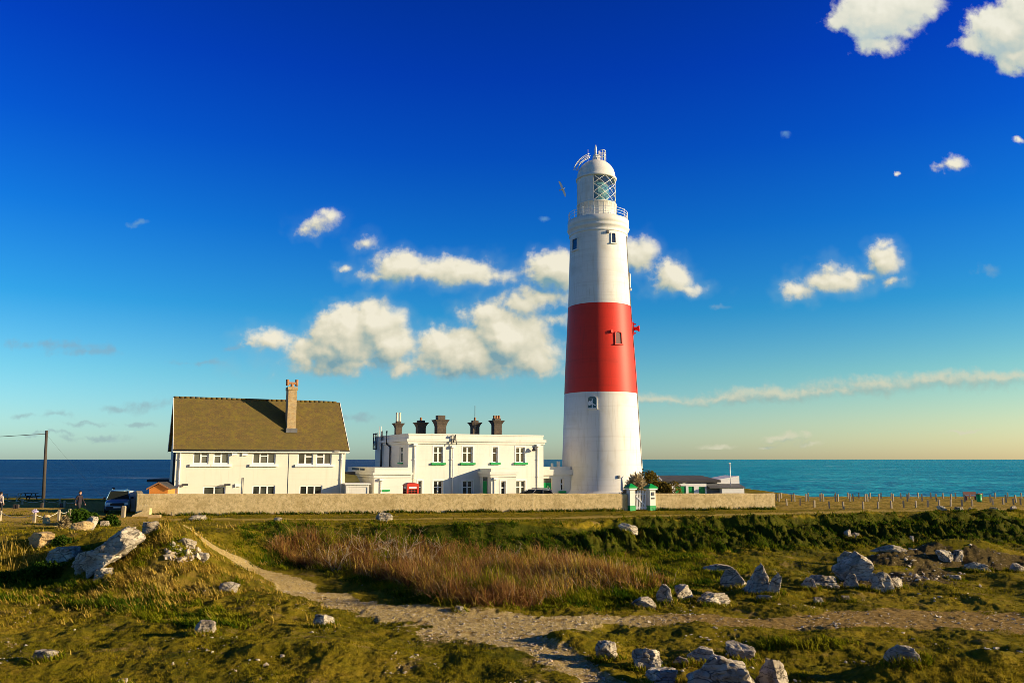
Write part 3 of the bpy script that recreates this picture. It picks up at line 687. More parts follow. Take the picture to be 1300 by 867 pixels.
# windows: surround, dark pane, sill
def tower_r(z):
    rows = [(632, 112), (622, 106), (600, 102), (570, 99.3), (540, 96.5), (515, 94.2), (497, 92.5), (440, 86.2), (383, 79.6), (330, 74.6), (290, 71.5)]
    zs = [lz(y) for y, w in rows]; rr_ = [lr(w, y) for y, w in rows]; return float(np.interp(z, zs, rr_))
def tower_window(px0, px1, py0, py1, m, arch=False, name='window', sill=True, pane=None, lampbox=True):
    zc = lz((py0 + py1) / 2); r = tower_r(zc); w = (px1 - px0) / FOC * 91.; h = lz(py0) - lz(py1)
    s_ = (at((px0 + px1) / 2, (py0 + py1) / 2, LY - r * .8).x - LX) / r; a = -math.pi / 2 + math.asin(max(-.98, min(.98, s_)))
    w = w / max(.45, math.cos(math.asin(max(-.95, min(.95, s_)))))
    T = Matrix.Translation((r * math.cos(a), r * math.sin(a), zc)) @ Matrix.Rotation(a + math.pi / 2, 4, 'Z')
    T = T @ Matrix.Rotation(-math.atan((tower_r(zc - 1) - tower_r(zc + 1)) / 2), 4, 'X')
    fw = .09; mb = MB()
    mb.box(-w / 2 - fw, -w / 2, -.10, .25, -h / 2, h / 2, T=T); mb.box(w / 2, w / 2 + fw, -.10, .25, -h / 2, h / 2, T=T)
    if arch:
        n_ = 10; vs = []
        for k in range(n_ + 1):
            t = math.pi * k / n_; vs.append(((w / 2 + fw) * math.cos(t), h / 2 + (w * .26 + fw) * math.sin(t))); 
        for k in range(n_):
            t0, t1 = math.pi * k / n_, math.pi * (k + 1) / n_
            i0 = (w / 2 * math.cos(t0), h / 2 + w * .26 * math.sin(t0)); i1 = (w / 2 * math.cos(t1), h / 2 + w * .26 * math.sin(t1))
            mb.prism([i0, vs[k], vs[k + 1], i1], -.10, .25, T=T)
    else: mb.box(-w / 2 - fw, w / 2 + fw, -.10, .25, h / 2, h / 2 + fw, T=T)
    wn = mb.build(name, m, lh)
    mb = MB(); top = h / 2 + (w * .26 if arch else 0)
    mb.box(-w / 2 - .02, w / 2 + .02, -.02, .24, -h / 2, top, T=T)
    mb.build('pane', pane or M['glass'], wn)
    if sill:
        mb = MB(); mb.box(-w / 2 - fw - .08, w / 2 + fw + .08, -.16, .25, -h / 2 - .14, -h / 2, T=T); mb.build('sill', m, wn)
    if lampbox:
        mb = MB(); mb.box(-w / 2 - .56, -w / 2 - .32, -.10, .2, h / 2 + .05, h / 2 + .38, T=T); mb.build('lamp_box', M['red'] if m is M['red'] else M['iron'], lh)
    return T, w, h, wn
tower_window(728.5, 733.5, 297, 311, M['tower_white'], lampbox=False)
tower_window(775.5, 780.5, 295, 306, M['tower_white'], arch=True)
tower_window(780.5, 788, 423, 436, M['red'], arch=True, pane=M['dark_red'])
T, w, h, wn = tower_window(746.5, 756, 506, 518, M['tower_white'], arch=True, lampbox=False)
mb = MB(); mb.box(-w / 2, w / 2, -.05, -.03, -.05, .05, T=T @ Matrix.Rotation(R(35), 4, 'Y')); mb.box(-.05, .05, -.05, -.03, -h / 2, h / 2, T=T); mb.box(-w / 2, w * .1, -.06, -.035, -h * .1, h * .28, T=T @ Matrix.Rotation(R(-20), 4, 'Y'))
mb.build('broken_bars', M['trim'], wn)
tower_window(790.5, 800.5, 607.5, 626, M['tower_white'], arch=True, name='door', pane=M['cream'])
# fog signal on the right of the red band
zc = lz(411); r = tower_r(zc); T = Matrix.Translation((r * math.cos(R(-8)), r * math.sin(R(-8)), zc)) @ Matrix.Rotation(R(-8), 4, 'Z')
mb = MB(); mb.box(-.3, .12, -.22, .22, -.75, .75, T=T); mb.box(.0, .36, -.1, .1, .45, .58, T=T); mb.box(.0, .36, -.1, .1, -.62, -.5, T=T)
mb.lathe([(.0, .10), (.20, .10), (.20, .45), (.33, .62), (.33, .78), (.24, .78), (.0, .7)], 14, T=T @ Matrix.Rotation(R(90), 4, 'Y')); mb.build('fog_signal', M['red'], lh).scale = (1, 1, 1)
zc = lz(349); r = tower_r(zc); T = Matrix.Translation((r * math.cos(R(-12)), r * math.sin(R(-12)), zc)) @ Matrix.Rotation(R(-12), 4, 'Z')
mb = MB(); mb.box(-.2, .12, -.45, .45, -.9, .9, T=T); mb.box(-.2, .2, -.55, .55, -1.05, -.9, T=T); mb.build('seaward_window', M['tower_white'], lh)
mb = MB(); mb.tube([( (tower_r(z) + .05) * math.cos(R(-22)), (tower_r(z) + .05) * math.sin(R(-22)), z) for z in np.linspace(1, lz(292), 20)], .04, 5); mb.build('lightning_conductor', M['lead'], lh)

# ------------------------------------------------------------------ facade helper
class Facade:
    """local frame: x along the front (to the viewer's right), y away from the viewer, z up"""
    def __init__(s, px, Y, deg): s.o = at(px, 600, Y); s.o.z = 0; s.t = R(deg); s.d = Vector((math.cos(s.t), math.sin(s.t), 0)); s.b = Vector((-math.sin(s.t), math.cos(s.t), 0))
    def loc(s, px, py, yl=0.):
        r = Vector(ray(px, py)); e = Vector((0, 0, EYE)); k = ((s.o + s.b * yl) - e).dot(s.b) / r.dot(s.b); p = e + r * k - s.o
        return p.dot(s.d), p.z
    def side(s, px, py, xl=0.):
        r = Vector(ray(px, py)); e = Vector((0, 0, EYE)); k = ((s.o + s.d * xl) - e).dot(s.d) / r.dot(s.d); p = e + r * k - s.o
        return p.dot(s.b), p.z
    def rect(s, px0, px1, py0, py1, yl=0.):
        x0, z1 = s.loc(px0, (py0 + py1) / 2, yl)[0], s.loc((px0 + px1) / 2, py0, yl)[1]; x1, z0 = s.loc(px1, (py0 + py1) / 2, yl)[0], s.loc((px0 + px1) / 2, py1, yl)[1]
        return x0, x1, z0, z1
    def world(s, x, y, z=0): return s.o + s.d * x + s.b * y + Vector((0, 0, z))
def holed(mb, x0, x1, z0, z1, holes, fn, depth=.2, mi=0):
    xs = sorted({x0, x1, *[h[0] for h in holes], *[h[1] for h in holes]}); zs = sorted({z0, z1, *[h[2] for h in holes], *[h[3] for h in holes]})
    xs = [x for x in xs if x0 <= x <= x1]; zs = [z for z in zs if z0 <= z <= z1]
    for a, b_ in zip(xs[:-1], xs[1:]):
        for c, d in zip(zs[:-1], zs[1:]):
            mx, mz = (a + b_) / 2, (c + d) / 2
            if any(h[0] < mx < h[1] and h[2] < mz < h[3] for h in holes): continue
            mb.add([fn(a, 0, c), fn(b_, 0, c), fn(b_, 0, d), fn(a, 0, d)], [(0, 1, 2, 3)], mi)
    for h in holes:
        a, b_, c, d = h
        for (p, q_) in (((a, c), (a, d)), ((a, d), (b_, d)), ((b_, d), (b_, c)), ((b_, c), (a, c))):
            mb.add([fn(p[0], 0, p[1]), fn(q_[0], 0, q_[1]), fn(q_[0], depth, q_[1]), fn(p[0], depth, p[1])], [(0, 1, 2, 3)], mi)
def window(parent, rect, y, vbars=(), hbars=(), fw=.07, depth=.16, sill=None, frame=None, surround=0, ident=None, parts=None):
    """frame with glazing bars, pane, optional sill; rect in facade coords, y = wall plane"""
    x0, x1, z0, z1 = rect; fr = MB(); yf = y + depth - .07
    fr.box(x0, x0 + fw, yf, yf + .06, z0, z1); fr.box(x1 - fw, x1, yf, yf + .06, z0, z1); fr.box(x0 + fw, x1 - fw, yf, yf + .06, z1 - fw, z1); fr.box(x0 + fw, x1 - fw, yf, yf + .06, z0, z0 + fw)
    for v in vbars: xc = x0 + (x1 - x0) * v[0]; fr.box(xc - v[1] / 2, xc + v[1] / 2, yf + .004, yf + .054, z0 + fw, z1 - fw)
    for hb in hbars:
        zc = z0 + (z1 - z0) * hb[0]; a, b_ = (hb[2], hb[3]) if len(hb) > 2 else (0, 1)
        fr.box(x0 + (x1 - x0) * a + fw * (a == 0), x0 + (x1 - x0) * b_ - fw * (b_ == 1), yf + .008, yf + .05, zc - hb[1] / 2, zc + hb[1] / 2)
    if surround:
        s = surround; fr.box(x0 - s, x0, y - .025, y + .02, z0, z1 + s); fr.box(x1, x1 + s, y - .025, y + .02, z0, z1 + s); fr.box(x0, x1, y - .025, y + .02, z1, z1 + s)
    w = fr.build('window', frame or M['trim'], parent)
    p = MB(); p.box(x0 + .01, x1 - .01, yf + .062, yf + .075, z0 + .01, z1 - .01); p.build('pane', M['glass'], w)
    if sill:
        s = MB(); s.box(x0 - .24, x1 + .24, y - .2, y + .06, z0 - .22, z0 - .005); s.build('sill', sill, w)
    return w
def downpipe(parent, x, y, z0, z1, hopper=True, m=None, r=.055):
    mb = MB(); mb.tube([(x, y - .11, z0), (x, y - .11, z1)], r, 8)
    for z in np.arange(z0 + .6, z1 - .2, 1.8): mb.box(x - .09, x + .09, y - .18, y - .003, z - .03, z + .03)
    if hopper: mb.box(x - .2, x + .2, y - .3, y - .004, z1, z1 + .22, T=None)
    return mb.build('downpipe', m or M['trim'], parent)

# ------------------------------------------------------------------ semi-detached house
F1 = Facade(222, 68, 26.0); L1 = F1.loc(438, 600)[0]; D1 = 8.0
hs = empty('house', F1.o, F1.t, 'two-storey cream rendered house with mossy brown tiled roof and one tall brick chimney', 'house')
ze = F1.loc(300, 567)[1] - .02; zri = 9.75
wins_up = [F1.rect(*r) for r in ((245, 265, 573.5, 589), (271, 291, 573.5, 589), (320.5, 350, 574, 589), (378, 397.5, 574.5, 589.5), (401.5, 421, 574.5, 589.5))]
wins_lo = [F1.rect(*r) for r in ((257.5, 286, 617, 638), (320, 349, 616, 637), (380, 409, 616, 636.5))]
mb = MB()
fn = lambda a, d, z: (a, d, z)
holed(mb, 0, L1, -.2, ze, wins_up + wins_lo, fn, .18)
mb.add([(0, 0, -.2), (0, D1, -.2), (0, D1, ze), (0, D1 / 2, zri - .12), (0, 0, ze)], [(0, 1, 2, 3, 4)])
mb.add([(L1, 0, -.2), (L1, D1, -.2), (L1, D1, ze), (L1, D1 / 2, zri - .12), (L1, 0, ze)], [(0, 1, 2, 3, 4)])
mb.add([(0, D1, -.2), (L1, D1, -.2), (L1, D1, ze), (0, D1, ze)], [(0, 1, 2, 3)])
mb.build('wall', M['cream'], hs)
# roof: two thick slopes, UV in metres so that the tile courses run along it
ov, oe, th = .28, .32, .16
sl = (zri - ze) / (D1 / 2)
def slope(sgn):
    y0 = -oe if sgn > 0 else D1 + oe; ym = D1 / 2; z0 = ze - oe * sl * .55
    return [(-ov, y0, z0), (L1 + ov, y0, z0), (L1 + ov, ym, zri), (-ov, ym, zri)]
V = []; Fc = []; UVs = []
bm = bmesh.new(); uvl = bm.loops.layers.uv.new('UVMap')
for sgn in (1, -1):
    a = slope(sgn); NXs, NYs = 90, 26; ln = (Vector(a[3]) - Vector(a[0])).length
    grid = [[bm.verts.new(Vector(a[0]).lerp(Vector(a[1]), i / NXs).lerp(Vector(a[3]).lerp(Vector(a[2]), i / NXs), j / NYs) + Vector((0, 0, (.035 * mnoise.noise(Vector((i * .13, j * .2, sgn))) - (.05 * math.sin(math.pi * i / NXs) if j > 20 else 0) * (j - 20) / 6)))) for i in range(NXs + 1)] for j in range(NYs + 1)]
    for j in range(NYs):
        for i in range(NXs):
            fc = bm.faces.new((grid[j][i], grid[j][i + 1], grid[j + 1][i + 1], grid[j + 1][i]))
            for lp, (ii, jj) in zip(fc.loops, ((i, j), (i + 1, j), (i + 1, j + 1), (i, j + 1))): lp[uvl].uv = (ii / NXs * (L1 + 2 * ov), jj / NYs * ln)
bmesh.ops.recalc_face_normals(bm, faces=bm.faces)
ret = bmesh.ops.extrude_face_region(bm, geom=list(bm.faces)); bmesh.ops.translate(bm, vec=(0, 0, -th), verts=[v for v in ret['geom'] if isinstance(v, bmesh.types.BMVert)])
bmesh.ops.recalc_face_normals(bm, faces=bm.faces)
me = bpy.data.meshes.new('roof'); bm.to_mesh(me); bm.free(); me.materials.append(M['tiles'])
roof = bpy.data.objects.new('roof', me); C.objects.link(roof); roof.parent = hs
mb = MB()
for k in range(int(L1 / .45) + 1): mb.tube([(-ov + k * .45, D1 / 2, zri + .02), (-ov + k * .45 + .44, D1 / 2, zri + .02)], .1, 8)
mb.build('ridge_tiles', M['tiles'], roof)
mb = MB(); mb.box(-ov + .04, L1 + ov - .04, -oe + .03, -oe + .1, ze - oe * sl * .55 - .3, ze - oe * sl * .55 - .12); mb.box(-.03, L1 + .03, -.05, -.004, ze - .42, ze - .2)
mb.build('fascia', M['trim'], hs)
mb = MB(); mb.tube([(-ov, -oe - .06, ze - oe * sl * .55 - .10), (L1 + ov, -oe - .06, ze - oe * sl * .55 - .10)], .06, 8); mb.build('gutter', M['iron'], hs)
for x in (-ov - .02, L1 + ov - .03):
    mb = MB()
    for sgn in (1, -1):
        y0 = -oe if sgn > 0 else D1 + oe
        a = Vector((x, y0, ze - oe * sl * .55 - .22)); b_ = Vector((x, D1 / 2, zri - .2)); mb.add([a, b_, b_ + Vector((0, 0, .26)), a + Vector((0, 0, .26)), a + Vector((.05, 0, 0)), b_ + Vector((.05, 0, 0)), b_ + Vector((.05, 0, .26)), a + Vector((.05, 0, .26))], [(0, 1, 2, 3), (7, 6, 5, 4), (0, 4, 5, 1), (1, 5, 6, 2), (2, 6, 7, 3), (3, 7, 4, 0)])
    mb.build('bargeboard', M['trim'], hs)
for i, r in enumerate(wins_up):
    if i == 2: window(hs, r, 0, [(.33, .11), (.66, .11)], [(.68, .08, .36, .63)], .10, .16, M['trim'])
    else:
        left = i in (0, 3); window(hs, r, 0, [(.5, .14)], [(.66, .1, .55, .98) if left else (.66, .1, .02, .45)], .10, .16, M['trim'])
for i, r in enumerate(wins_lo):
    window(hs, r, 0, [(.5, .12)] if i == 0 else [(.33, .13), (.66, .13)], [], .10, .16, M['trim'])
# chimney through the front slope
x0, zc0 = F1.loc(363.5, 548, 1.55); x1 = F1.loc(376, 548, 1.2)[0]
cy0 = 1.25; x0 = F1.loc(364.5, 540, cy0)[0]; x1 = F1.loc(375.5, 540, cy0)[0]; zct = F1.loc(370, 491, cy0)[1]
mb = MB(); mb.box(x0, x1, cy0, cy0 + 1.15, ze + .4, zct - .3); mb.box(x0 - .06, x1 + .06, cy0 - .06, cy0 + 1.21, zct - .3, zct)
ch = mb.build('chimney', M['brick'], roof)
mb = MB(); zl = ze + (cy0 + oe * .55) * sl - .05
mb.box(x0 - .12, x1 + .12, cy0 - .22, cy0 - .003, zl - .2, zl + .22); mb.build('flashing', M['lead'], roof)
mb = MB(); xm = (x0 + x1) / 2; hp = F1.loc(370, 481, cy0)[1] - zct   # H-shaped pot
mb.lathe([(.16, zct), (.13, zct + hp * .45)], 12, c=(xm, cy0 + .5)); mb.box(xm - .42, xm + .42, cy0 + .38, cy0 + .62, zct + hp * .40, zct + hp * .66)
for s_ in (-1, 1): mb.lathe([(.13, zct + hp * .18), (.15, zct + hp * .2), (.15, zct + hp * .98), (.11, zct + hp * .98), (.11, zct + hp * .5)], 12, c=(xm + s_ * .42, cy0 + .5))
mb.build('chimney_pot', M['terracotta'], roof)
# small things on the front
downpipe(hs, F1.loc(228, 600)[0] - .02, 0, .0, ze - .5, False); downpipe(hs, F1.loc(433, 600)[0], 0, .0, ze - .5, False)
mb = MB(); mb.tube([(F1.loc(366, 600)[0], -.02, 0), (F1.loc(366, 600)[0], -.02, ze - .4)], .022, 5); mb.build('cable', M['lead'], hs)
for (a, b_) in ((298, 576), (311, 576.5), (302, 616)):
    xx, zz = F1.loc(a, b_); mb = MB(); mb.box(xx - .2, xx + .2, -.14, -.003, zz - .12, zz + .12); mb.box(xx - .24, xx - .2, -.16, -.003, zz - .16, zz + .14); mb.build('vent_cowl', M['trim'], hs)
for (a, b_) in ((231, 615), (285, 615), (424, 572.5)):
    xx, zz = F1.loc(a, b_); mb = MB(); mb.tube([(xx, 0, zz - .1), (xx, -.3, zz - .05)], .03, 5); mb.box(xx - .05, xx + .45, -.42, -.24, zz - .08, zz + .07); mb.build('wall_lamp', M['iron'] if a < 400 else M['trim'], hs)
xx, zz = F1.loc(309, 606); mb = MB(); mb.tube([(xx, -.08, 0), (xx, -.08, zz)], .03, 5); mb.build('waste_pipe', M['lead'], hs)
mb = MB(); mb.tube([(-.08, .9, 0), (-.08, .9, ze)], .08, 8); mb.build('soil_pipe', M['iron'], hs)

# ------------------------------------------------------------------ keepers' building
F2 = Facade(518, 78, 25.0); L2 = F2.loc(690, 600)[0]; D2 = 12.2
kb = empty('keepers_building', F2.o, F2.t, 'white two-storey flat-roofed building with green window sills and five dark chimneys, beside the lighthouse', 'building')
zp = F2.loc(518, 550.5)[1]; zc1 = F2.loc(518, 556.5)[1]; zc2 = F2.loc(518, 563)[1]
Rc = F2.rect
up = [Rc(550.5, 562.5, 567, 587.3), Rc(587.3, 600.2, 567, 587.3), Rc(625.2, 632, 567.3, 587), Rc(655, 666.5, 567.5, 587)]
lo = [Rc(530.3, 536, 610, 632), Rc(550.3, 562, 610, 632), Rc(587.3, 600, 610, 632), Rc(655, 667, 610, 631)]
sd = [(F2.side(507.2, 575)[0], F2.side(511.5, 575)[0], F2.side(509, 587)[1], F2.side(509, 567)[1])]
sd = [(min(sd[0][0], sd[0][1]), max(sd[0][0], sd[0][1]), sd[0][2], sd[0][3])]
mb = MB(); holed(mb, 0, L2, -.2, zp, up + lo, fn, .22)
fs_ = lambda a, d, z: (d, a, z)
holed(mb, 0, D2, -.2, zp, sd, fs_, .2)
mb.add([(L2, 0, -.2), (L2, D2, -.2), (L2, D2, zp), (L2, 0, zp)], [(0, 1, 2, 3)]); mb.add([(0, D2, -.2), (L2, D2, -.2), (L2, D2, zp), (0, D2, zp)], [(0, 1, 2, 3)])
mb.add([(.3, .3, zp), (L2 - .3, .3, zp), (L2 - .3, D2 - .3, zp), (.3, D2 - .3, zp), (0, 0, zp), (L2, 0, zp), (L2, D2, zp), (0, D2, zp)], [(4, 5, 1, 0), (5, 6, 2, 1), (6, 7, 3, 2), (7, 4, 0, 3)])
for (a, b_) in (((.3, .3), (L2 - .3, .3)), ((L2 - .3, .3), (L2 - .3, D2 - .3)), ((L2 - .3, D2 - .3), (.3, D2 - .3)), ((.3, D2 - .3), (.3, .3))):
    mb.add([(*a, zp), (*b_, zp), (*b_, zp - .6), (*a, zp - .6)], [(0, 1, 2, 3)])
mb.build('wall', M['white'], kb)
mb = MB(); mb.add([(.28, .28, zp - .55), (L2 - .28, .28, zp - .55), (L2 - .28, D2 - .28, zp - .55), (.28, D2 - .28, zp - .55)], [(0, 1, 2, 3)]); rfo = mb.build('roof', M['grey_roof'], kb)
def ring(mb, x0, x1, y0, y1, z0, z1, p):
    mb.box(x0 - p, x1 + p, y0 - p, y0, z0, z1); mb.box(x0 - p, x0, y0, y1, z0, z1); mb.box(x1, x1 + p, y0, y1, z0, z1); mb.box(x0 - p, x1 + p, y1, y1 + p, z0, z1)
mb = MB(); h_ = zc1 - zc2
ring(mb, 0, L2, 0, D2, zc2 + h_ * .45, zc1, .24); ring(mb, 0, L2, 0, D2, zc2, zc2 + h_ * .40, .12); ring(mb, 0, L2, 0, D2, zp - .09, zp + .04, .05)
mb.build('cornice', M['white'], kb)
for i, r in enumerate(up): window(kb, r, 0, [] if i == 2 else [(.5, .16)], [(.62, .1)], .09, .2, M['green'], surround=.14)
for i, r in enumerate(lo): window(kb, r, 0, [] if i == 0 else [(.5, .14)], [(.62, .1)], .09, .2, None, surround=.14)
# side window (built in a mapped frame)
def side_box(mb, a0, a1, z0, z1, d0, d1): mb.box(d0, d1, a0, a1, z0, z1)
a0, a1, z0, z1 = sd[0]; mb = MB(); side_box(mb, a0, a0 + .09, z0, z1, .1, .16); side_box(mb, a1 - .09, a1, z0, z1, .1, .16); side_box(mb, a0 + .09, a1 - .09, z1 - .09, z1, .1, .16); side_box(mb, a0 + .09, a1 - .09, z0, z0 + .09, .1, .16); side_box(mb, a0 + .09, a1 - .09, z0 + (z1 - z0) * .6, z0 + (z1 - z0) * .66, .1, .16)
wn = mb.build('window', M['trim'], kb); mb = MB(); side_box(mb, a0 + .01, a1 - .01, z0 + .01, z1 - .01, .165, .18); mb.build('pane', M['glass'], wn); mb = MB(); side_box(mb, a0 - .15, a1 + .15, z0 - .14, z0 - .003, -.16, .06); mb.build('sill', M['green'], wn)
for (p0, p1, y0, y1, yl, pots) in ((500, 511, 533, 552, 6.5, 2), (527, 541.5, 532, 551, 3.2, 1), (551, 567.5, 527, 551, 1.6, 0), (597, 609.5, 532, 552, 3.6, 1), (624, 638, 529.5, 552.5, 2.4, 3)):
    x0 = F2.loc(p0, 545, yl)[0]; x1 = F2.loc(p1, 545, yl)[0]; zt_ = F2.loc((p0 + p1) / 2, y0, yl)[1]; w = x1 - x0; 
    x0 += .26 * w; x1 -= .06 * w; w = x1 - x0; dd = w * .95
    mb = MB(); zs_ = zp - .56; hc = .85 if y0 > 528 else 1.15
    mb.box(x0, x1, yl, yl + dd, zs_, zt_ - hc)
    for k, (e0, e1) in enumerate(((.0, .05), (.05, .15), (.15, .27))):
        zz0 = zt_ - hc + k * hc * .2
        vs = [(x0 - e0, yl - e0, zz0), (x1 + e0, yl - e0, zz0), (x1 + e0, yl + dd + e0, zz0), (x0 - e0, yl + dd + e0, zz0), (x0 - e1, yl - e1, zz0 + hc * .2), (x1 + e1, yl - e1, zz0 + hc * .2), (x1 + e1, yl + dd + e1, zz0 + hc * .2), (x0 - e1, yl + dd + e1, zz0 + hc * .2)]
        mb.add(vs, [(0, 3, 2, 1), (4, 5, 6, 7), (0, 1, 5, 4), (1, 2, 6, 5), (2, 3, 7, 6), (3, 0, 4, 7)])
    zz = zt_ - hc * .4; mb.box(x0 + .08, x1 - .08, yl + .08, yl + dd - .08, zz, zt_ - (.0 if pots == 0 else .12))
    cm = mb.build('chimney', M['chimney_stone'], rfo)
    if pots:
        mb = MB()
        for k in range(pots):
            xx = x0 + w * (k + .5) / pots; mb.lathe([(.14, zt_ - .13), (.12, zt_ + (.75 if pots == 2 else .16)), (.15, zt_ + (.8 if pots == 2 else .2)), (.1, zt_ + (.8 if pots == 2 else .2))], 10, c=(xx, yl + dd / 2))
        mb.build('chimney_pot', M['cream'] if pots == 2 else M['terracotta'], rfo)
downpipe(kb, F2.loc(526, 600)[0], 0, 0, F2.loc(526, 566)[1]); downpipe(kb, F2.loc(574, 600)[0], -.06, 0, zc2 - .4); downpipe(kb, F2.loc(682.5, 600)[0], 0, 0, F2.loc(682, 567)[1])
mb = MB(); xx = F2.loc(574.5, 600)[0]
for k in range(4): mb.tube([(xx - .25 + .13 * k, -.3, zp - .1 + .07 * (k % 2)), (xx - .25 + .16 * k, -.45, zc2 - .1 + .2 * (k % 3))], .045, 5)
mb.build('pipe_junction', M['iron'], kb)
xx, zz = F2.loc(676, 572); mb = MB(); mb.tube([(xx + .35, -.02, zz), (xx, -.4, zz)], .025, 5); mb.lathe([(.02, zz + .42), (.07, zz + .4), (.26, zz), (.2, zz)], 10, c=(xx, -.4)); mb.build('wall_lamp', M['iron'], kb)
x_, z_ = F2.loc(603, 515, 2.6); mb = MB(); mb.tube([(x_, 2.6, zp - .6), (x_, 2.6, z_)], .035, 5); mb.build('flag_mast', M['lead'], rfo)
# pipes, ladder and aerials on the shaded left side
def sidep(px, py): a, z = F2.side(px, py); return a, z
a, z = sidep(494, 547); a2, z2 = sidep(496.5, 592); zk = sidep(495, 563)[1]
mb = MB(); mb.tube([(-.25, a, z), (-.25, a, zk), (-.15, a2, zk - .4), (-.15, a2, z2), (-.6, a2, z2 - .3)], .09, 7); mb.build('soil_pipe', M['iron'], kb)
a, z = sidep(486, 592); za = sidep(486, 541)[1]; mb = MB()
for da in (-.18, .18): mb.tube([(-.2, a + da, z), (-.2, a + da, za - .6)], .05, 5)
for k in range(9): mb.tube([(-.2, a - .3, z + .4 + k * .42), (-.2, a + .3, z + .4 + k * .42)], .03, 4)
mb.build('wall_ladder', M['iron'], kb)
mb = MB()
for px_ in (485.5, 487.5): a, z = sidep(px_, 541); mb.tube([(-.3, a, z - 2.5), (-.3, a, z)], .03, 4)
mb.build('whip_aerial', M['trim'], kb)
mb = MB(); a0 = sidep(478.5, 560)[0]; a1 = sidep(483, 560)[0]; z0 = sidep(480, 570)[1]; z1 = sidep(480, 551)[1]
for a in (a0, (a0 + a1) / 2, a1): mb.tube([(-.4, a, z0), (-.4, a, z1 + .1)], .06, 5)
for z in (z0, z1): mb.tube([(-.4, a0, z), (-.4, a1, z)], .05, 5)
mb.build('aerial_frame', M['iron'], kb)
# porch
px0 = F2.loc(623.5, 610, -2.9)[0]; px1 = F2.loc(654.8, 610, -2.9)[0]; pz = F2.loc(640, 594.7, -2.9)[1]; pc1 = F2.loc(640, 598.5, -2.9)[1]; pc0 = F2.loc(640, 605.5, -2.9)[1]
pw = F2.rect(636, 642, 610.5, 632, -2.9); mb = MB(); holed(mb, px0, px1, -.2, pz, [pw], lambda a, d, z: (a, -2.9 + d, z), .2)
mb.add([(px0, -2.9, -.2), (px0, 0, -.2), (px0, 0, pz), (px0, -2.9, pz)], [(0, 1, 2, 3)]); mb.add([(px1, -2.9, -.2), (px1, 0, -.2), (px1, 0, pz), (px1, -2.9, pz)], [(0, 1, 2, 3)]); mb.add([(px0, -2.9, pz), (px1, -2.9, pz), (px1, -.003, pz), (px0, -.003, pz)], [(0, 1, 2, 3)])
hh = pc1 - pc0
for z0_, z1_, p in ((pc0 + hh * .5, pc1, .25), (pc0, pc0 + hh * .42, .12)):
    mb.box(px0 - p, px1 + p, -2.9 - p, -2.902, z0_, z1_); mb.box(px0 - p, px0 - .002, -2.902, -.003, z0_, z1_); mb.box(px1 + .002, px1 + p, -2.902, -.003, z0_, z1_)
po = mb.build('porch', M['white'], kb)
mb = MB(); mb.box(px0 - .03, px0 + .03, -1.9, -.9, 0, 2.05); mb.build('door', M['green'], po)
mb = MB(); mb.box(px0 - .035, px0 + .03, -1.9, -.9, 2.06, 2.5); mb.box(px0 - .05, px0, -2.0, -1.91, 0, 2.6); mb.build('fanlight', M['glass'], po)
window(kb, pw, -2.9, [], [(.6, .1)], .09, .2, None, surround=.12)
downpipe(kb, F2.loc(628.5, 610, -2.95)[0], -2.9, 0, F2.loc(628, 609, -2.9)[1], True)
# one-storey wing on the left
wy_ = -1.3; wx0 = F2.loc(475.2, 610, wy_)[0]; wx1 = F2.loc(521.3, 610, wy_)[0]; wz = F2.loc(498, 593.3, wy_)[1]; c1 = F2.loc(498, 600, wy_)[1]; c0 = F2.loc(498, 606, wy_)[1]; wyb = wy_ + 10.8
mb = MB(); mb.box(wx0, wx1, wy_, -.003, -.2, wz); mb.box(wx0, -.003, 0, wyb, -.2, wz)
hh = c1 - c0
for z0_, z1_, p in ((c0 + hh * .55, c1, .2), (c0, c0 + hh * .42, .1)):
    mb.box(wx0 - p, wx1 + p, wy_ - p, wy_ - .002, z0_, z1_); mb.box(wx0 - p, wx0 - .002, wy_, wyb, z0_, z1_); mb.box(wx1 + .002, wx1 + p, wy_, -.004, z0_, z1_)
wg = mb.build('side_wing', M['white'], kb)
mb = MB(); s2 = lambda px, py: F2.side(px, py, wx0)
for p0, p1 in ((447, 456), (457.5, 463)):
    a0 = s2(p1, 595)[0]; a1 = s2(p0, 595)[0]; mb.box(wx0 - .03, wx0 - .003, min(a0, a1), max(a0, a1), s2(455, 596.5)[1], s2(455, 594)[1])
mb.build('vent_slot', M['iron'], wg)
downpipe(kb, F2.loc(484, 610, wy_)[0], wy_, 0, F2.loc(484, 610, wy_)[1], True)
xx, zz = F2.loc(489, 622.5, wy_); mb = MB(); mb.box(xx - .42, xx + .42, wy_ - .16, wy_ - .003, zz - .07, zz + .07); mb.build('sill', M['green'], wg)
# annexe to the tower
F3 = Facade(688, 87.2, 17); ax1 = F3.loc(724.5, 610)[0]; az = F3.loc(708, 592.5)[1]; a_c1 = F3.loc(708, 596)[1]; a_c0 = F3.loc(708, 603)[1]
an = empty('tower_annexe', F3.o, F3.t, 'low white flat-roofed annexe with a green door joining the lighthouse base', 'annexe')
aw = F3.rect(711.5, 715.5, 607, 623); ad = F3.rect(690, 700.5, 607, 634)
mb = MB(); holed(mb, 0, ax1, -.2, az, [aw, ad], fn, .25); mb.add([(0, 0, -.2), (0, 4, -.2), (0, 4, az), (0, 0, az)], [(0, 1, 2, 3)]); mb.add([(ax1, 0, -.2), (ax1, 4, -.2), (ax1, 4, az), (ax1, 0, az)], [(0, 1, 2, 3)]); mb.add([(0, 0, az), (ax1, 0, az), (ax1, 4, az), (0, 4, az)], [(0, 1, 2, 3)])
mb.box(-.15, ax1 + .2, -.2, -.002, a_c0, a_c1); mb.box(ax1 + .002, ax1 + .2, 0, 3.5, a_c0, a_c1)
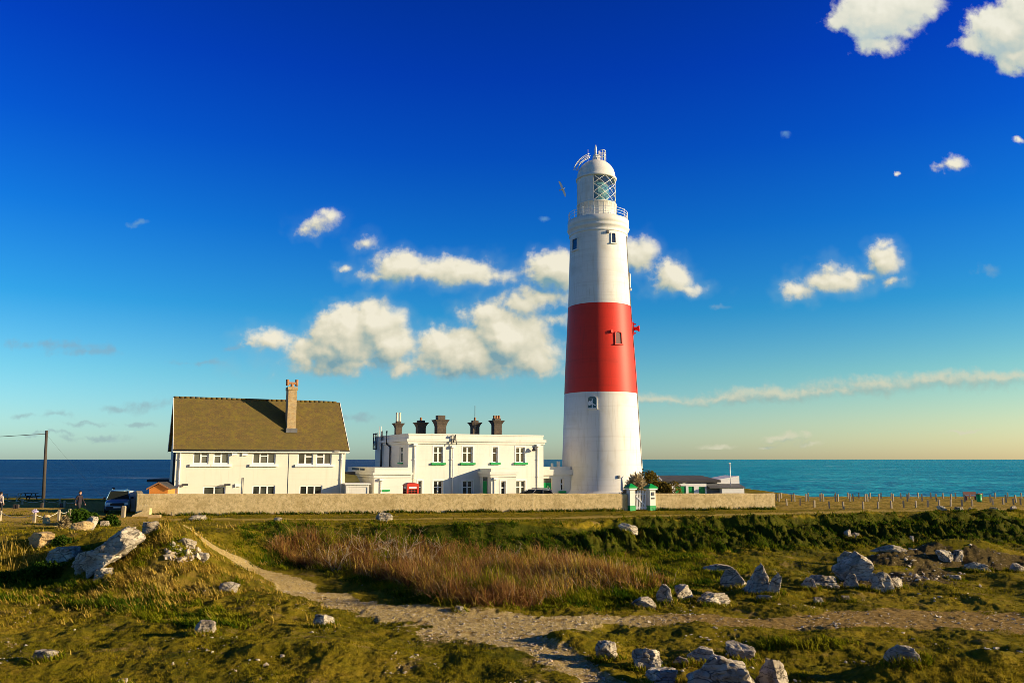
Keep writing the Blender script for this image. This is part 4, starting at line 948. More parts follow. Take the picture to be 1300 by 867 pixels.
mb.box(ax1 - 1.3, ax1 - 1.0, .6, .9, az, az + .6); mb.box(ax1 - 2.0, ax1 - 1.8, .6, .9, az, az + .4)
mb.build('wall', M['white'], an)
window(an, aw, 0, [], [(.55, .12)], .09, .2, M['green'])
mb = MB(); x0, x1, z0, z1 = ad; mb.box(x0, x1, .16, .22, z0, z1 - .5)
for k in range(5): mb.box(x0 + .05 + k * (x1 - x0) / 5, x0 + (k + .9) * (x1 - x0) / 5, .14, .16, z0, z1 - .52)
do = mb.build('door', M['green'], an); mb = MB(); mb.box(x0, x1, .17, .21, z1 - .49, z1); mb.build('fanlight', M['glass'], do)
mb = MB(); mb.box((x0 + x1) / 2 + .05, (x0 + x1) / 2 + .1, .06, .14, z0 + .9, z0 + 1.5); mb.box(x1 - .25, x1 - .18, .06, .14, z0 + .7, z0 + 1.3); mb.build('handle', M['trim'], do)
# low white outhouse between the two
FO = Facade(440, 73.0, 18); ox1 = FO.loc(468.5, 620)[0]; oz = FO.loc(455, 613.5)[1]
oh = empty('outhouse', FO.o, FO.t, 'low white flat-topped outhouse between the cream house and the white building', 'outhouse')
mb = MB(); mb.box(0, ox1, 0, 3.2, -.2, oz - .12); mb.box(.0, .16, -.07, -.002, 0, oz - .2); mb.box(ox1 - .16, ox1, -.07, -.002, 0, oz - .2); mb.box(.16, ox1 - .16, -.07, -.002, oz - .34, oz - .2); mb.build('wall', M['white'], oh)
mb = MB(); mb.box(-.1, ox1 + .12, -.14, 3.3, oz - .115, oz); mb.build('roof_slab', M['trim'], oh)
mb = MB(); mb.add([(-.1, 3.4, oz + .05), (ox1 - .4, 3.4, oz + .05), (ox1 - .4, 6.4, oz + .62), (-.1, 6.4, oz + .85), (-.1, 3.4, oz - .1), (ox1 - .4, 3.4, oz - .1), (ox1 - .4, 6.4, oz - .1), (-.1, 6.4, oz - .1)], [(0, 1, 2, 3), (0, 4, 5, 1), (1, 5, 6, 2), (3, 2, 6, 7), (0, 3, 7, 4)]); mb.build('lean_to_roof', M['mono_roof'], oh)
mb = MB(); mb.box(-.1, ox1 - .5, 6.42, 6.6, oz + .6, oz + .95); mb.build('dark_fascia', M['iron'], oh)
mb = MB(); mb.box(.0, ox1 - .4, 3.5, 6.4, -.2, oz - .1); mb.build('lean_to_wall', M['white'], oh)
# flat dark roof behind the house's left gable, and the orange shed
F5 = Facade(186.5, 71.5, 6); sx1 = F5.loc(216, 620)[0]; 
sh = empty('shed', at(187, 620, 66).xy.to_3d(), R(6), 'small orange timber shed with a pale-edged gable roof behind the end of the wall', 'shed')
def FX(px): return at(px, 620, 66).x - at(187, 620, 66).x
w_ = FX(214.5) / math.cos(R(6)); ap = at(200, 613, 66).z; ee = at(187, 621, 66).z + .06
mb = MB(); mb.prism([(.16, 0), (w_ - .16, 0), (w_ - .16, ee - .02), (w_ / 2, ap - .08), (.16, ee - .02)], 0, 2.6); mb.build('wall', M['shiplap'], sh)
mb = MB()
for a, b_ in (((0, ee - .06), (w_ / 2, ap)), ((w_, ee - .06), (w_ / 2, ap))):
    mb.prism([(a[0], a[1]), (b_[0], b_[1]), (b_[0], b_[1] + .07), (a[0], a[1] + .07)], -.12, 2.7)
rf = mb.build('roof', M['grey_roof'], sh)
for a, b_ in (((-.03, ee - .11), (w_ / 2, ap - .04)), ((w_ + .03, ee - .11), (w_ / 2, ap - .04))):
    mb = MB()
    mb.prism([(a[0], a[1]), (b_[0], b_[1]), (b_[0], b_[1] + .12), (a[0], a[1] + .12)], -.16, -.122)
    mb.build('bargeboard', M['terracotta'], rf)
gr = empty('garage', at(190, 620, 76).xy.to_3d(), R(12), 'dark flat-roofed garage behind the orange shed and the cream house', 'garage')
gzt = at(200, 608.5, 76).z
mb = MB(); mb.box(.6, 4.4, .3, 6, -.2, gzt - .25); mb.build('wall', M['bush'] if False else M['lead'], gr)
mb = MB(); mb.box(-.3, 4.6, 0, 6.2, gzt - .24, gzt); mb.build('roof', M['grey_roof'], gr)

# ------------------------------------------------------------------ low building on the right with green doors
F6 = Facade(843, 79, 8)
rb = empty('low_building', F6.o, F6.t, 'low building with dark flat roof and green doors, right of the lighthouse behind the wall', 'building')
bx1 = F6.loc(897, 620)[0]; bz = F6.loc(870, 613.5)[1]
doors = [F6.rect(857.5, 871, 616.8, 640), F6.rect(874.3, 881.3, 617.3, 640), F6.rect(887.5, 895.3, 617.8, 640)]
mb = MB(); holed(mb, 0, bx1, -.3, bz, [(a, b_, -.05, d) for a, b_, c, d in doors], fn, .15); mb.box(-.0, .02, .02, 5, -.3, bz); mb.box(0, bx1, 4.98, 5.0, -.3, bz); mb.build('wall', M['trim'], rb)
for a, b_, c, d in doors:
    mb = MB(); mb.box(a, b_, .08, .14, -.04, d)
    n_ = 4
    for k in range(n_): mb.box(a + (k + .08) * (b_ - a) / n_, a + (k + .92) * (b_ - a) / n_, .06, .08, 0, d - .05)
    mb.build('door', M['green'], rb)
x2 = F6.loc(913.5, 620)[0]; x3 = F6.loc(941.5, 615, .4)[0]; zA = F6.loc(842, 609.5)[1]; zB = F6.loc(912, 612.5)[1]; zr = F6.loc(863, 603.3, 5.)[1]
mb = MB(); mb.box(bx1 + .003, x2, .05, 5, -.3, bz - .02); mb.build('store_wall', M['lead'], rb)
mb = MB(); mb.add([(-.35, -.14, zA), (x2 + .1, -.14, zA), (x2 + .1, 5.2, zr), (.9, 5.2, zr), (-.35, -.14, zA - .22), (x2 + .1, -.14, zA - .22), (x2 + .1, 5.2, zr - .22), (.9, 5.2, zr - .22)], [(0, 1, 2, 3), (0, 4, 5, 1), (1, 5, 6, 2), (2, 6, 7, 3), (3, 7, 4, 0), (4, 7, 6, 5)]); rr_ = mb.build('roof', M['grey_roof'], rb)
mb = MB(); mb.add([(-.36, -.16, zA - .02), (.89, 5.2, zr - .02), (.89, 5.2, zr + .08), (-.36, -.16, zA + .06), (-.28, -.16, zA - .02), (.97, 5.2, zr - .02), (.97, 5.2, zr + .08), (-.28, -.16, zA + .06)], [(0, 1, 2, 3), (7, 6, 5, 4), (0, 4, 5, 1), (1, 5, 6, 2), (2, 6, 7, 3), (3, 7, 4, 0)]); mb.build('roof_edge', M['trim'], rr_)
ztl = F6.loc(913, 609, .4)[1]; ztr = F6.loc(941, 604, .4)[1]
mb = MB(); mb.prism([(x2 + .12, -.3), (x3, -.3), (x3, ztr), (x2 + .12, ztl)], .9, 4.5); mb.build('gable_block', M['trim'], rb)
zL = F6.loc(928, 617.5, -.3)[1]; mb = MB(); mb.box(x2 + .02, x3 - .15, -.5, .895, -.3, zL - .08); mb.build('lean_to', M['trim'], rb)
mb = MB(); mb.add([(bx1 + .1, -.62, zL - .06), (x3 - .05, -.62, zL - .06), (x3 - .05, .88, zL + .25), (bx1 + .1, .88, zL + .25), (bx1 + .1, -.62, zL - .13), (x3 - .05, -.62, zL - .13), (x3 - .05, .88, zL + .18), (bx1 + .1, .88, zL + .18)], [(0, 1, 2, 3), (0, 4, 5, 1), (1, 5, 6, 2), (2, 6, 7, 3), (3, 7, 4, 0), (4, 7, 6, 5)]); mb.build('lean_to_roof', M['lead'], rb)
x_, z_ = F6.loc(926.5, 588.5, .2); mb = MB(); mb.tube([(x_, .2, zL - .1), (x_, .2, z_)], .05, 6); mb.box(x_ - .08, x_ + .08, .12, .28, z_ - .02, z_ + .1); mb.build('mast', M['trim'], rb)
# ------------------------------------------------------------------ boundary wall and gate
WL, WR = at(174, 640, 60.5), at(984, 640, 68.5)
def wy_at(px):                     # depth of the wall line under a pixel column
    r = ray(px, 635); r = Vector((r[0], r[1])); d = Vector((WR.x - WL.x, WR.y - WL.y)); n = Vector((-d.y, d.x))
    return Vector((WL.x, WL.y)).dot(n) / r.dot(n) * r.y
def wallrun(px0, px1, name, label, ret=None):
    a = at(px0, 635, wy_at(px0)); b = at(px1, 635, wy_at(px1)); a.z = b.z = 0
    o = empty(name, a, math.atan2(b.y - a.y, b.x - a.x), label, 'wall'); L = (b - a).length; n = max(6, int(L / .6))
    mb = MB(); th = .42; rnd = random.Random(px0)
    def ztop(i):
        px = px0 + (px1 - px0) * i / n; py = 626.8 + (px - 174) / 811 * (-.6)
        return at(px, py, wy_at(px)).z + rnd.uniform(-.018, .018)
    vs = []; prof = []
    for i in range(n + 1):
        x = L * i / n; zt = ztop(i); zt2 = zt - .07
        vs += [(x, 0, -.5), (x, .0 + rnd.uniform(-.01, .01), zt2), (x, .08, zt), (x, th - .08, zt), (x, th, zt2), (x, th, -.5)]
    fs = []
    for i in range(n):
        for j in range(5): fs.append((i * 6 + j, (i + 1) * 6 + j, (i + 1) * 6 + j + 1, i * 6 + j + 1))
    fs += [tuple(range(6)), tuple(n * 6 + j for j in range(6))[::-1]]
    mb.add(vs, fs)
    if ret:
        T = Matrix.Rotation(R(26) - math.atan2(b.y - a.y, b.x - a.x), 4, 'Z')
        zt = ztop(0); mb.box(0.0, th, .43, ret, -.5, zt - .02, T=T)
    mb.build('wall_run', M['pebbledash'], o); return o
wa = wallrun(174, 796.5, 'boundary_wall', 'long pale pebbledashed wall in front of the buildings, left of the white gate', 6.5)
wallrun(832, 984, 'boundary_wall', 'shorter pale pebbledashed wall right of the white gate, ending at the posts')
def pillar(px0, px1, pyt, label, box=False):
    pc = (px0 + px1) / 2; Y = wy_at(pc) + .1; p = at(pc, 640, Y); w = (px1 - px0) / FOC * Y; zt = at(pc, pyt, Y).z
    o = empty('gate_pillar', (p.x, Y, 0), R(26), label, 'gate pillar', 'pillars of the wall gate'); w *= .83; h = w / 2
    mb = MB(); mb.box(-h, h, -h, h, .42, zt - .5); mb.build('shaft', M['white'], o)
    mb = MB(); mb.box(-h - .02, h + .02, -h - .02, h + .02, -.3, .42); mb.build('plinth', M['green'], o)
    mb = MB(); mb.box(-h - .12, h + .12, -h - .12, h + .12, zt - .5, zt - .38); mb.build('cornice', M['trim'], o)
    mb = MB(); c = h + .17; mb.add([(-c, -c, zt - .38), (c, -c, zt - .38), (c, c, zt - .38), (-c, c, zt - .38), (-c, -c, zt - .3), (c, -c, zt - .3), (c, c, zt - .3), (-c, c, zt - .3), (-.05, -.05, zt), (.05, -.05, zt), (.05, .05, zt), (-.05, .05, zt)], [(0, 3, 2, 1), (0, 1, 5, 4), (1, 2, 6, 5), (2, 3, 7, 6), (3, 0, 4, 7), (4, 5, 9, 8), (5, 6, 10, 9), (6, 7, 11, 10), (7, 4, 8, 11), (8, 9, 10, 11)]); mb.build('cap', M['green'], o)
    if box:
        mb = MB(); mb.box(-.12, .12, -h - .05, -h - .003, zt - .95, zt - .68); mb.box(-.16, .16, -h - .03, -h - .003, zt - 1.25, zt - 1.12); mb.build('letter_box', M['iron'], o)
    return p
gp0 = pillar(796.6, 805.5, 613.5, 'white gate pillar with green cap and base, left of the white gate')
gp1 = pillar(821.5, 831.5, 613.8, 'white gate pillar with green cap and dark letter box, right of the white gate', True)
ga = at(806.5, 640, wy_at(806)); gb = at(821, 640, wy_at(821)); ga.z = gb.z = 0
gt = empty('gate', ga, math.atan2(gb.y - ga.y, gb.x - ga.x), 'white timber picket gate with diagonal brace between the green-capped pillars', 'gate'); gl = (gb - ga).length
zt = at(812, 622.5, ga.y).z; zb_ = .06
mb = MB()
for k in range(7): x = .04 + (gl - .16) * k / 6; mb.box(x, x + .075, 0, .03, zb_ + .05, zt + .08 * math.sin(math.pi * k / 6) - .05); 
mb.build('picket', M['trim'], gt)
mb = MB(); mb.box(.0, gl, .032, .07, zb_ + .12, zb_ + .26); mb.build('rail', M['trim'], gt); mb = MB(); mb.box(0, gl, .032, .07, zt - .35, zt - .22); mb.build('rail', M['trim'], gt)
mb = MB(); mb.add([(.05, -.03, zt - .5), (.05, -.03, zt - .36), (gl - .05, -.03, zb_ + .36), (gl - .05, -.03, zb_ + .22), (.05, -.003, zt - .5), (.05, -.003, zt - .36), (gl - .05, -.003, zb_ + .36), (gl - .05, -.003, zb_ + .22)], [(0, 1, 2, 3), (7, 6, 5, 4), (0, 4, 5, 1), (1, 5, 6, 2), (2, 6, 7, 3), (3, 7, 4, 0)]); mb.build('brace', M['trim'], gt)
# white pillar set back at the left end of the wall
p = at(167.5, 640, 66.3); mb = MB(); zt = at(168, 622.5, 66.3).z; mb.box(-.24, .24, -.24, .24, -.2, zt - .12); mb.box(-.30, .30, -.30, .30, zt - .12, zt, taper=.08)
tag(mb.build('gate_pillar', M['trim'], None, (p.x, p.y, 0), R(26)), 'narrow white pillar standing alone beside the left end of the long wall', 'gate pillar')
# stone ramp and step at the wall's left end
p = hit(182, 655); mb = MB(); mb.prism([(-.62, -.3), (.62, -.3), (.62, .55), (.55, .60), (-.55, .10)], -.35, .35)
tag(mb.build('mounting_ramp', M['pebbledash'], None, (p.x, 60.0, 0), R(9)), 'sloping stone wedge against the left end of the long wall', 'stone wedge')
p = at(196.5, 655, 58.6); mb = MB(); mb.box(-.42, .42, -.3, .3, -.3, .22, taper=.03); tag(mb.build('step_block', M['ochre_stone'], None, (p.x, 58.6, gz(p.x, 58.6)), R(12)), 'low squared stone block on the grass before the wall, beside the stone wedge', 'stone block')

# ------------------------------------------------------------------ telephone box
p = at(521.5, 625, 67.5)
tb = empty('telephone_box', (p.x, p.y, 0), R(26), 'red telephone box in front of the white building, half hidden by the wall', 'telephone box')
h = at(521, 612.2, 67.5).z; w = .46
mb = MB()
for sx_ in (-1, 1):
    for sy_ in (-1, 1): mb.box(sx_ * w - .07, sx_ * w + .07, sy_ * w - .07, sy_ * w + .07, 0, h - .26)
for sx_ in (-1, 1): mb.box(sx_ * w - .045, sx_ * w + .045, -w + .07, w - .07, 0, .35); mb.box(sx_ * w - .045, sx_ * w + .045, -w + .07, w - .07, h - .55, h - .26)
for sy_ in (-1, 1): mb.box(-w + .07, w - .07, sy_ * w - .045, sy_ * w + .045, 0, .35); mb.box(-w + .07, w - .07, sy_ * w - .045, sy_ * w + .045, h - .55, h - .26)
for sgn in (-1, 1):
    for k in range(1, 3):
        t = -w + .07 + (2 * w - .14) * k / 3; mb.box(t - .015, t + .015, sgn * w - .02, sgn * w + .02, .35, h - .55); mb.box(sgn * w - .02, sgn * w + .02, t - .015, t + .015, .35, h - .55)
    for k in range(1, 8):
        z = .35 + (h - .9) * k / 8; mb.box(-w + .07, w - .07, sgn * w - .022, sgn * w + .022, z - .012, z + .012); mb.box(sgn * w - .022, sgn * w + .022, -w + .07, w - .07, z - .012, z + .012)
mb.build('frame', M['red_gloss'], tb)
mb = MB(); mb.box(-w - .1, w + .1, -w - .1, w + .1, h - .26, h - .2)
mb.add([(x * (w + .06) * s, y * (w + .06) * s, h - .2 + .2 * math.sqrt(max(0, 1 - s ** 2)) ** .8 * .95 + .0) for s in (1, .93, .8, .6, .35, .02) for x, y in ((-1, -1), (1, -1), (1, 1), (-1, 1))], [(4 * i + j, 4 * i + (j + 1) % 4, 4 * i + 4 + (j + 1) % 4, 4 * i + 4 + j) for i in range(5) for j in range(4)] + [(20, 21, 22, 23)]); mb.build('roof', M['red_gloss'], tb)
mb = MB()
for a in range(4): mb.box(-w + .14, w - .14, -w - .07, -w - .048, h - .48, h - .33, T=Matrix.Rotation(a * math.pi / 2, 4, 'Z'))
mb.build('sign_panel', M['trim'], tb)
mb = MB(); i_ = w - .03
for a in range(4): mb.box(-i_ + .05, i_ - .05, -i_ - .008, -i_, .36, h - .56, T=Matrix.Rotation(a * math.pi / 2, 4, 'Z'))
mb.build('glazing', M['glass'], tb)

# ------------------------------------------------------------------ cars
def make_car(loc, rz, paint, label, group=None, hgt=1.75, wid=1.82, lng=4.4):
    """front faces local -y"""
    o = empty('car', loc, rz, label, 'car', group); hw = wid / 2
    # body loft: stations along y: (y, half width, z bottom, z top)
    st = [(-.50, .74, .42, .62), (-.485, .86, .30, .86), (-.44, .95, .24, .96), (-.36, 1.0, .24, 1.02), (-.22, 1.0, .24, 1.08), (.0, 1.0, .24, 1.09), (.25, 1.0, .24, 1.10), (.40, .98, .26, 1.08), (.47, .93, .32, 1.0), (.49, .85, .42, .85)]
    def loft(st, zs_scale=1.):
        vs, fs = [], []
        for (y, a, z0, z1) in st:
            a *= hw; y *= lng; r = .12
            vs += [(-a + r, y, z0), (-a, y, z0 + r), (-a, y, z1 - 2 * r), (-a + r * .8, y, z1 - .04), (-a + .35, y, z1), (a - .35, y, z1), (a - r * .8, y, z1 - .04), (a, y, z1 - 2 * r), (a, y, z0 + r), (a - r, y, z0)]
        n = 10
        for i in range(len(st) - 1):
            for j in range(n): fs.append((i * n + j, i * n + (j + 1) % n, (i + 1) * n + (j + 1) % n, (i + 1) * n + j))
        fs += [tuple(range(n)), tuple((len(st) - 1) * n + j for j in range(n))[::-1]]; return vs, fs
    mb = MB(); mb.add(*loft(st), 0, True); mb.build('body', paint, o)
    zt = hgt; ks = hw
    def ringv(y, a, z): return [(-a, y, z), (a, y, z)]
    # greenhouse: bottom rect (belt), top rect (roof)
    b0, b1, t0, t1 = -.26 * lng, .46 * lng, -.09 * lng, .38 * lng; wb, wt = ks * .93, ks * .72; zb = 1.05; zr = zt - .05
    B = [(-wb, b0, zb), (wb, b0, zb), (wb, b1, zb), (-wb, b1, zb)]; Tt = [(-wt, t0, zr), (wt, t0, zr), (wt, t1, zr), (-wt, t1, zr)]
    mb = MB(); mb.add(B + Tt, [(0, 1, 5, 4), (1, 2, 6, 5), (2, 3, 7, 6), (3, 0, 4, 7)]); mb.build('window_glass', M['glass'], o)
    mb = MB(); mb.add([(-wt - .02, t0 - .05, zr - .01), (wt + .02, t0 - .05, zr - .01), (wt + .02, t1 + .05, zr - .01), (-wt - .02, t1 + .05, zr - .01), (-wt + .1, t0 + .1, zt), (wt - .1, t0 + .1, zt), (wt - .1, t1 - .1, zt), (-wt + .1, t1 - .1, zt)], [(0, 3, 2, 1), (4, 5, 6, 7), (0, 1, 5, 4), (1, 2, 6, 5), (2, 3, 7, 6), (3, 0, 4, 7)], 0, True)
    for a, b_ in zip(B, Tt): mb.tube([a, b_], .045, 5)
    for s in (-1, 1):
        for f_ in (.36, .68):
            yb_ = b0 + (b1 - b0) * f_; yt_ = t0 + (t1 - t0) * f_; mb.tube([(s * wb, yb_, zb), (s * wt, yt_, zr)], .045, 5)
        mb.tube([(s * (wt - .12), t0 + .3, zt + .07), (s * (wt - .12), t1 - .3, zt + .07)], .025, 5)
    mb.build('roof_and_pillars', paint, o)
    for s in (-1, 1):
        for yy in (-.31 * lng, .30 * lng):
            T = Matrix.Translation((s * (hw - .10), yy, .34)) @ Matrix.Rotation(R(90), 4, 'Y')
            mb = MB(); mb.lathe([(.20, -.115), (.31, -.12), (.345, -.08), (.345, .08), (.31, .12), (.20, .115)], 20, T=T); wh = mb.build('wheel', M['tyre'], o)
            mb = MB(); mb.lathe([(.0, -.105), (.06, -.11), (.2, -.09), (.21, .09), (.06, .11), (0, .105)], 10, smooth=False, T=T); mb.build('rim', M['rim'], wh)
        mb = MB(); mb.box(s * .52 - .2 + s * .06, s * .52 + .2 + s * .06, -.497 * lng, -.44 * lng, .66, .84, taper=.02); mb.build('headlight', M['lamp'], o)
        mb = MB(); mb.box(s * (hw + .1) - .1, s * (hw + .1) + .1, b0 + .28, b0 + .42, 1.06, 1.22, taper=.02); mb.build('door_mirror', M['black_rubber'], o)
    mb = MB(); mb.box(-.5, .5, -.503 * lng, -.45 * lng, .60, .80); mb.build('grille', M['black_rubber'], o)
    mb = MB(); mb.box(-hw * .9, hw * .9, -.508 * lng, -.42 * lng, .28, .56, taper=.03); mb.build('bumper', M['black_rubber'], o)
    mb = MB(); mb.box(-.26, .26, -.512 * lng, -.500 * lng, .42, .53); mb.build('number_plate', M['plate'], o)
    return o
p = at(137, 650, 63.5); make_car((p.x, 63.5 + 1.6, gz(p.x, 64)), R(24), M['car_blue'], 'pale blue car facing the camera, parked left of the wall behind a wooden post', hgt=1.72)
p = at(676, 640, 75.0); make_car((p.x, p.y, 0), R(-95), M['car_grey'], 'dark grey car parked behind the wall beside the porch, only its roof showing', hgt=1.44, wid=1.75)

# ------------------------------------------------------------------ telegraph pole and wire
b0 = at(55.3, 633, 86); t0 = at(59.2, 546.5, 86)
mb = MB(); mb.tube([(0, 0, -.6), (t0.x - b0.x, 0, t0.z)], [.18, .13], 12); mb.tube([(t0.x - b0.x - .3, -.05, t0.z - .35), (t0.x - b0.x + .1, -.05, t0.z - .35)], .04, 6)
po = mb.build('telegraph_pole', M['pole'], None, (b0.x, 86, 0)); tag(po, 'dark wooden telegraph pole leaning slightly, rising above the sea on the left', 'telegraph pole')
def wire(a, b, sag, r, name, label, cat, m='iron', group=None, n=16):
    a, b = Vector(a), Vector(b); mb = MB(); pts = [(b - a) * (i / n) - Vector((0, 0, sag * 4 * (i / n) * (1 - i / n))) for i in range(n + 1)]
    mb.tube(pts, r, 5); o = mb.build(name, M[m], None, a); return tag(o, label, cat, group)
wire((t0.x - .2, 86, t0.z - .35), (-82, 78, t0.z - 1.1), .5, .03, 'overhead_wire', 'single dark overhead wire running left from the telegraph pole', 'wire')
wire((t0.x + .1, 86, t0.z - .5), (t0.x + 5.5, 88.0, .2), .15, .006, 'stay_wire', 'thin dark stay wire slanting right from the telegraph pole', 'wire')

# ------------------------------------------------------------------ posts and ropes, left
def post_mesh(h, w): 
    mb = MB(); mb.box(-w, w, -w, w, -.4, h - .05); mb.box(-w, w, -w, w, h - .049, h, taper=w * .35); return mb
def post(px, pyb, pyt, wpx, name='post', m='post', label='', group=None, rz=0, Y=None):
    p = hit(px, pyb); Y = Y or p.y; p = at(px, pyb, Y); z = gz(p.x, Y); zt = at(px, pyt, Y).z; w = wpx / FOC * Y / 2
    o = post_mesh(zt - z, w).build(name, M[m], None, (p.x, Y, z), rz); o['top'] = 0; del o['top']
    return tag(o, label, 'post', group), Vector((p.x, Y, zt - .1))
G = 'wooden posts strung with white rope on the left grass'
pA, tA = post(43.2, 663, 650.5, 3, label='pale wooden rope post crowned with lilac and white flowers, on the left grass', group=G)
pB, tB = post(74.2, 661, 647, 2.6, label='pale wooden rope post next to the right of the flower-crowned one', group=G)
pC, tC = post(88, 657.5, 645.5, 2.6, label='pale wooden rope post nearest the big leafy bush, in the nearer rope line', group=G)
pD, tD = post(-.5, 661, 648, 3, label='greenish wooden post cut by the left edge of the photo', group=G)
wire(tA, tB, .28, .022, 'rope', 'white rope sagging from the flower-crowned post to the next post', 'rope', 'rope', 'white ropes between posts')
wire(tB, tC, .16, .022, 'rope', 'white rope sagging between the two posts left of the big leafy bush', 'rope', 'rope', 'white ropes between posts')
wire(tD, tA, .3, .018, 'rope', 'white rope between the left edge of the photo and the flower-crowned post', 'rope', 'rope', 'white ropes between posts')
far = []
for px, yb, yt, lab in ((2.2, 641, 631.5, 'rope post in the farther line beside the person at the left edge'), (28, 640.5, 633, 'rope post in the farther line between the pale table and the dark table'), (55.2, 644, 633, 'rope post in the farther line at the foot of the telegraph pole'),
        (75.6, 640.5, 633, 'rope post right of the telegraph pole, left one of a close pair'), (81.5, 643.5, 635, 'rope post right of the telegraph pole, right one of a close pair'), (97.5, 639, 634, 'short rope post in the farther line just behind the person in the dark jacket')):
    far.append(post(px, yb, yt, 1.9, label='pale ' + lab, group='farther line of rope posts on the left', Y=None)[1])
for i, (a, b) in enumerate(zip(far[:-1], far[1:])):
    if i != 3: wire(a, b, .22, .02, 'rope', ['white rope left of the dark table, farther line', 'white rope passing the dark table, farther line', 'white rope right of the telegraph pole, farther line', '', 'white rope just left of the person in the dark jacket'][i], 'rope', 'rope', 'white ropes of the farther line')
for px, yb, yt, lab in ((18, 645.5, 640, 'left one of two stubby dark posts on the straw-coloured grass'), (22.3, 645.5, 640, 'right one of two stubby dark posts on the straw-coloured grass'), (53.2, 645, 638, 'stubby dark post beside the pale one at the foot of the telegraph pole'), (77.8, 644.5, 638.5, 'stubby dark post between the close pair of pale rope posts')):
    post(px, yb, yt, 2.6, m='pole', label=lab, group='stubby dark posts on the left')
post(156.5, 657.5, 642, 4.0, label='stout wooden post standing alone in front of the pale blue car')
p = hit(58.5, 665); z = gz(p.x, p.y); mb = MB(); w = .17 ; hh = .58
mb.lathe([(.21, -.2), (.21, hh - .16), (.19, hh - .07), (.13, hh - .01), (0, hh)], 16); tag(mb.build('bollard', M['ochre_stone'], None, (p.x, p.y, z)), 'squat round-topped stone bollard between the rope posts', 'bollard')
# flowers on the first post
rnd = random.Random(5); mb = MB()
for k in range(60):
    d = Vector((rnd.gauss(0, 1), rnd.gauss(0, 1), rnd.gauss(0, .7))).normalized() * rnd.uniform(.05, .2); c = d; s = .05
    a = Vector((rnd.gauss(0, 1), rnd.gauss(0, 1), rnd.gauss(0, 1))).normalized(); b_ = a.orthogonal().normalized(); mb.add([c + a * s, c + b_ * s, c - a * s, c - b_ * s], [(0, 1, 2, 3)], 1 if rnd.random() < .3 else 0)
tag(mb.build('flower_posy', [M['flower'], M['trim']], None, tA + Vector((0, 0, .18))), 'posy of lilac and white flowers tied to the top of a rope post', 'flowers')

# picnic tables near the cliff edge
def picnic(px, py, Y, m, label, rz):
    p = at(px, py, Y); o = empty('picnic_table', (p.x, Y, 0), rz, label, 'picnic table', 'picnic tables by the cliff edge'); 
    mb = MB()
    for k in range(5): mb.box(-.9, .9, -.37 + k * .15, -.235 + k * .15, .70, .75)
    mb.build('tabletop', m, o)
    for s in (-1, 1):
        mb = MB(); mb.box(-.9, .9, s * .72 - .13, s * .72 + .13, .40, .45); mb.build('seat', m, o)
        mb = MB()
        for t in (-1, 1): mb.tube([(s * .62, t * .62, -.1), (s * .62, t * .22, .70)], .05, 5)
        mb.box(s * .62 - .04, s * .62 + .04, -.8, .8, .32, .40); mb.build('leg_frame', m, o)
picnic(15.5, 634, 82, M['table_pale'], 'pale-topped picnic table at the cliff edge, left of the dark one', R(10)); picnic(35.5, 632, 83, M['table_dark'], 'dark picnic table at the cliff edge, left of the telegraph pole', R(-12))

# ------------------------------------------------------------------ posts, right
def spost(px, py, h, Y, w, src=[{}]):
    p = at(px, py, Y); z = gz(p.x, Y); key = (round(h, 2), w)
    if key not in src[0]:
        o = post_mesh(h, w).build('fence_post', M['post'], None); src[0][key] = o
    else:
        o = src[0][key].copy(); C.objects.link(o)
    o.location = (p.x, Y, z); rr = random.Random(px * 7.3); o.rotation_euler = (R(rr.uniform(-4, 4)), R(rr.uniform(-4, 4)), R(rr.uniform(-20, 20))); return o
FR = [999, 1016, 1034, 1053, 1071, 1096, 1115, 1132, 1147.5, 1163, 1178, 1192.5, 1207, 1221.5, 1234.5, 1261, 1274, 1287, 1296]
FY = [642, 641.5, 643.5, 645, 646, 646.3, 646, 645.5, 645, 644.5, 643.5, 643, 642.5, 642.3, 642.3, 641, 640.7, 640.8, 641]
for px, py in zip(FR, FY):
    Y = hit(px, py).y; o = spost(px, py, .62, Y, .06); tag(o, 'short pale wooden post in the nearest row right of the wall', 'post', 'nearest row of posts right of the wall')
for px in [985.5, 989, 1005, 1009, 1023.5, 1026.5, 1041.5, 1045.5, 1060.8, 1064, 1079.5, 1083.6, 1098.5, 1101.6, 1116.5, 1134, 1152, 1171, 1189, 1207.3, 1225, 1246, 1257.5, 1277.5, 1290]:
    py = 636.3 if px < 1200 else 636.3 + (px - 1200) * .015; Y = hit(px, py).y; o = spost(px, py, .74, Y, .06); tag(o, 'pale wooden post in the middle row right of the wall, against the cliff top', 'post', 'middle row of posts right of the wall')
for px in [992, 1008, 1026, 1043, 1061, 1077, 1090.5, 1104.5, 1118.5, 1131.5, 1144, 1154, 1166, 1182, 1197.5, 1213.5, 1231.5, 1247.5, 1263.5, 1279.5, 1297]:
    py = 632.6; Y = hit(px, py).y; o = spost(px, py, .62, Y, .055); tag(o, 'small pale post in the farthest row, seen against the sea on the right', 'post', 'farthest row of posts right of the wall')
p = at(1233, 633, 84); mb = MB(); T = None
o = empty('bench', (p.x, 84, gz(p.x, 84)), R(8), 'low dark maroon bench at the cliff top among the right-hand posts', 'bench')
mb.box(-.75, .75, -.2, .2, .38, .44); mb.build('seat', M['maroon'], o); mb = MB(); mb.box(-.75, .75, .2, .25, .5, .85); mb.build('backrest', M['maroon'], o)
for s in (-1, 1): mb = MB(); mb.box(s * .6 - .04, s * .6 + .04, -.18, .24, 0, .38); mb.build('leg', M['maroon'], o)
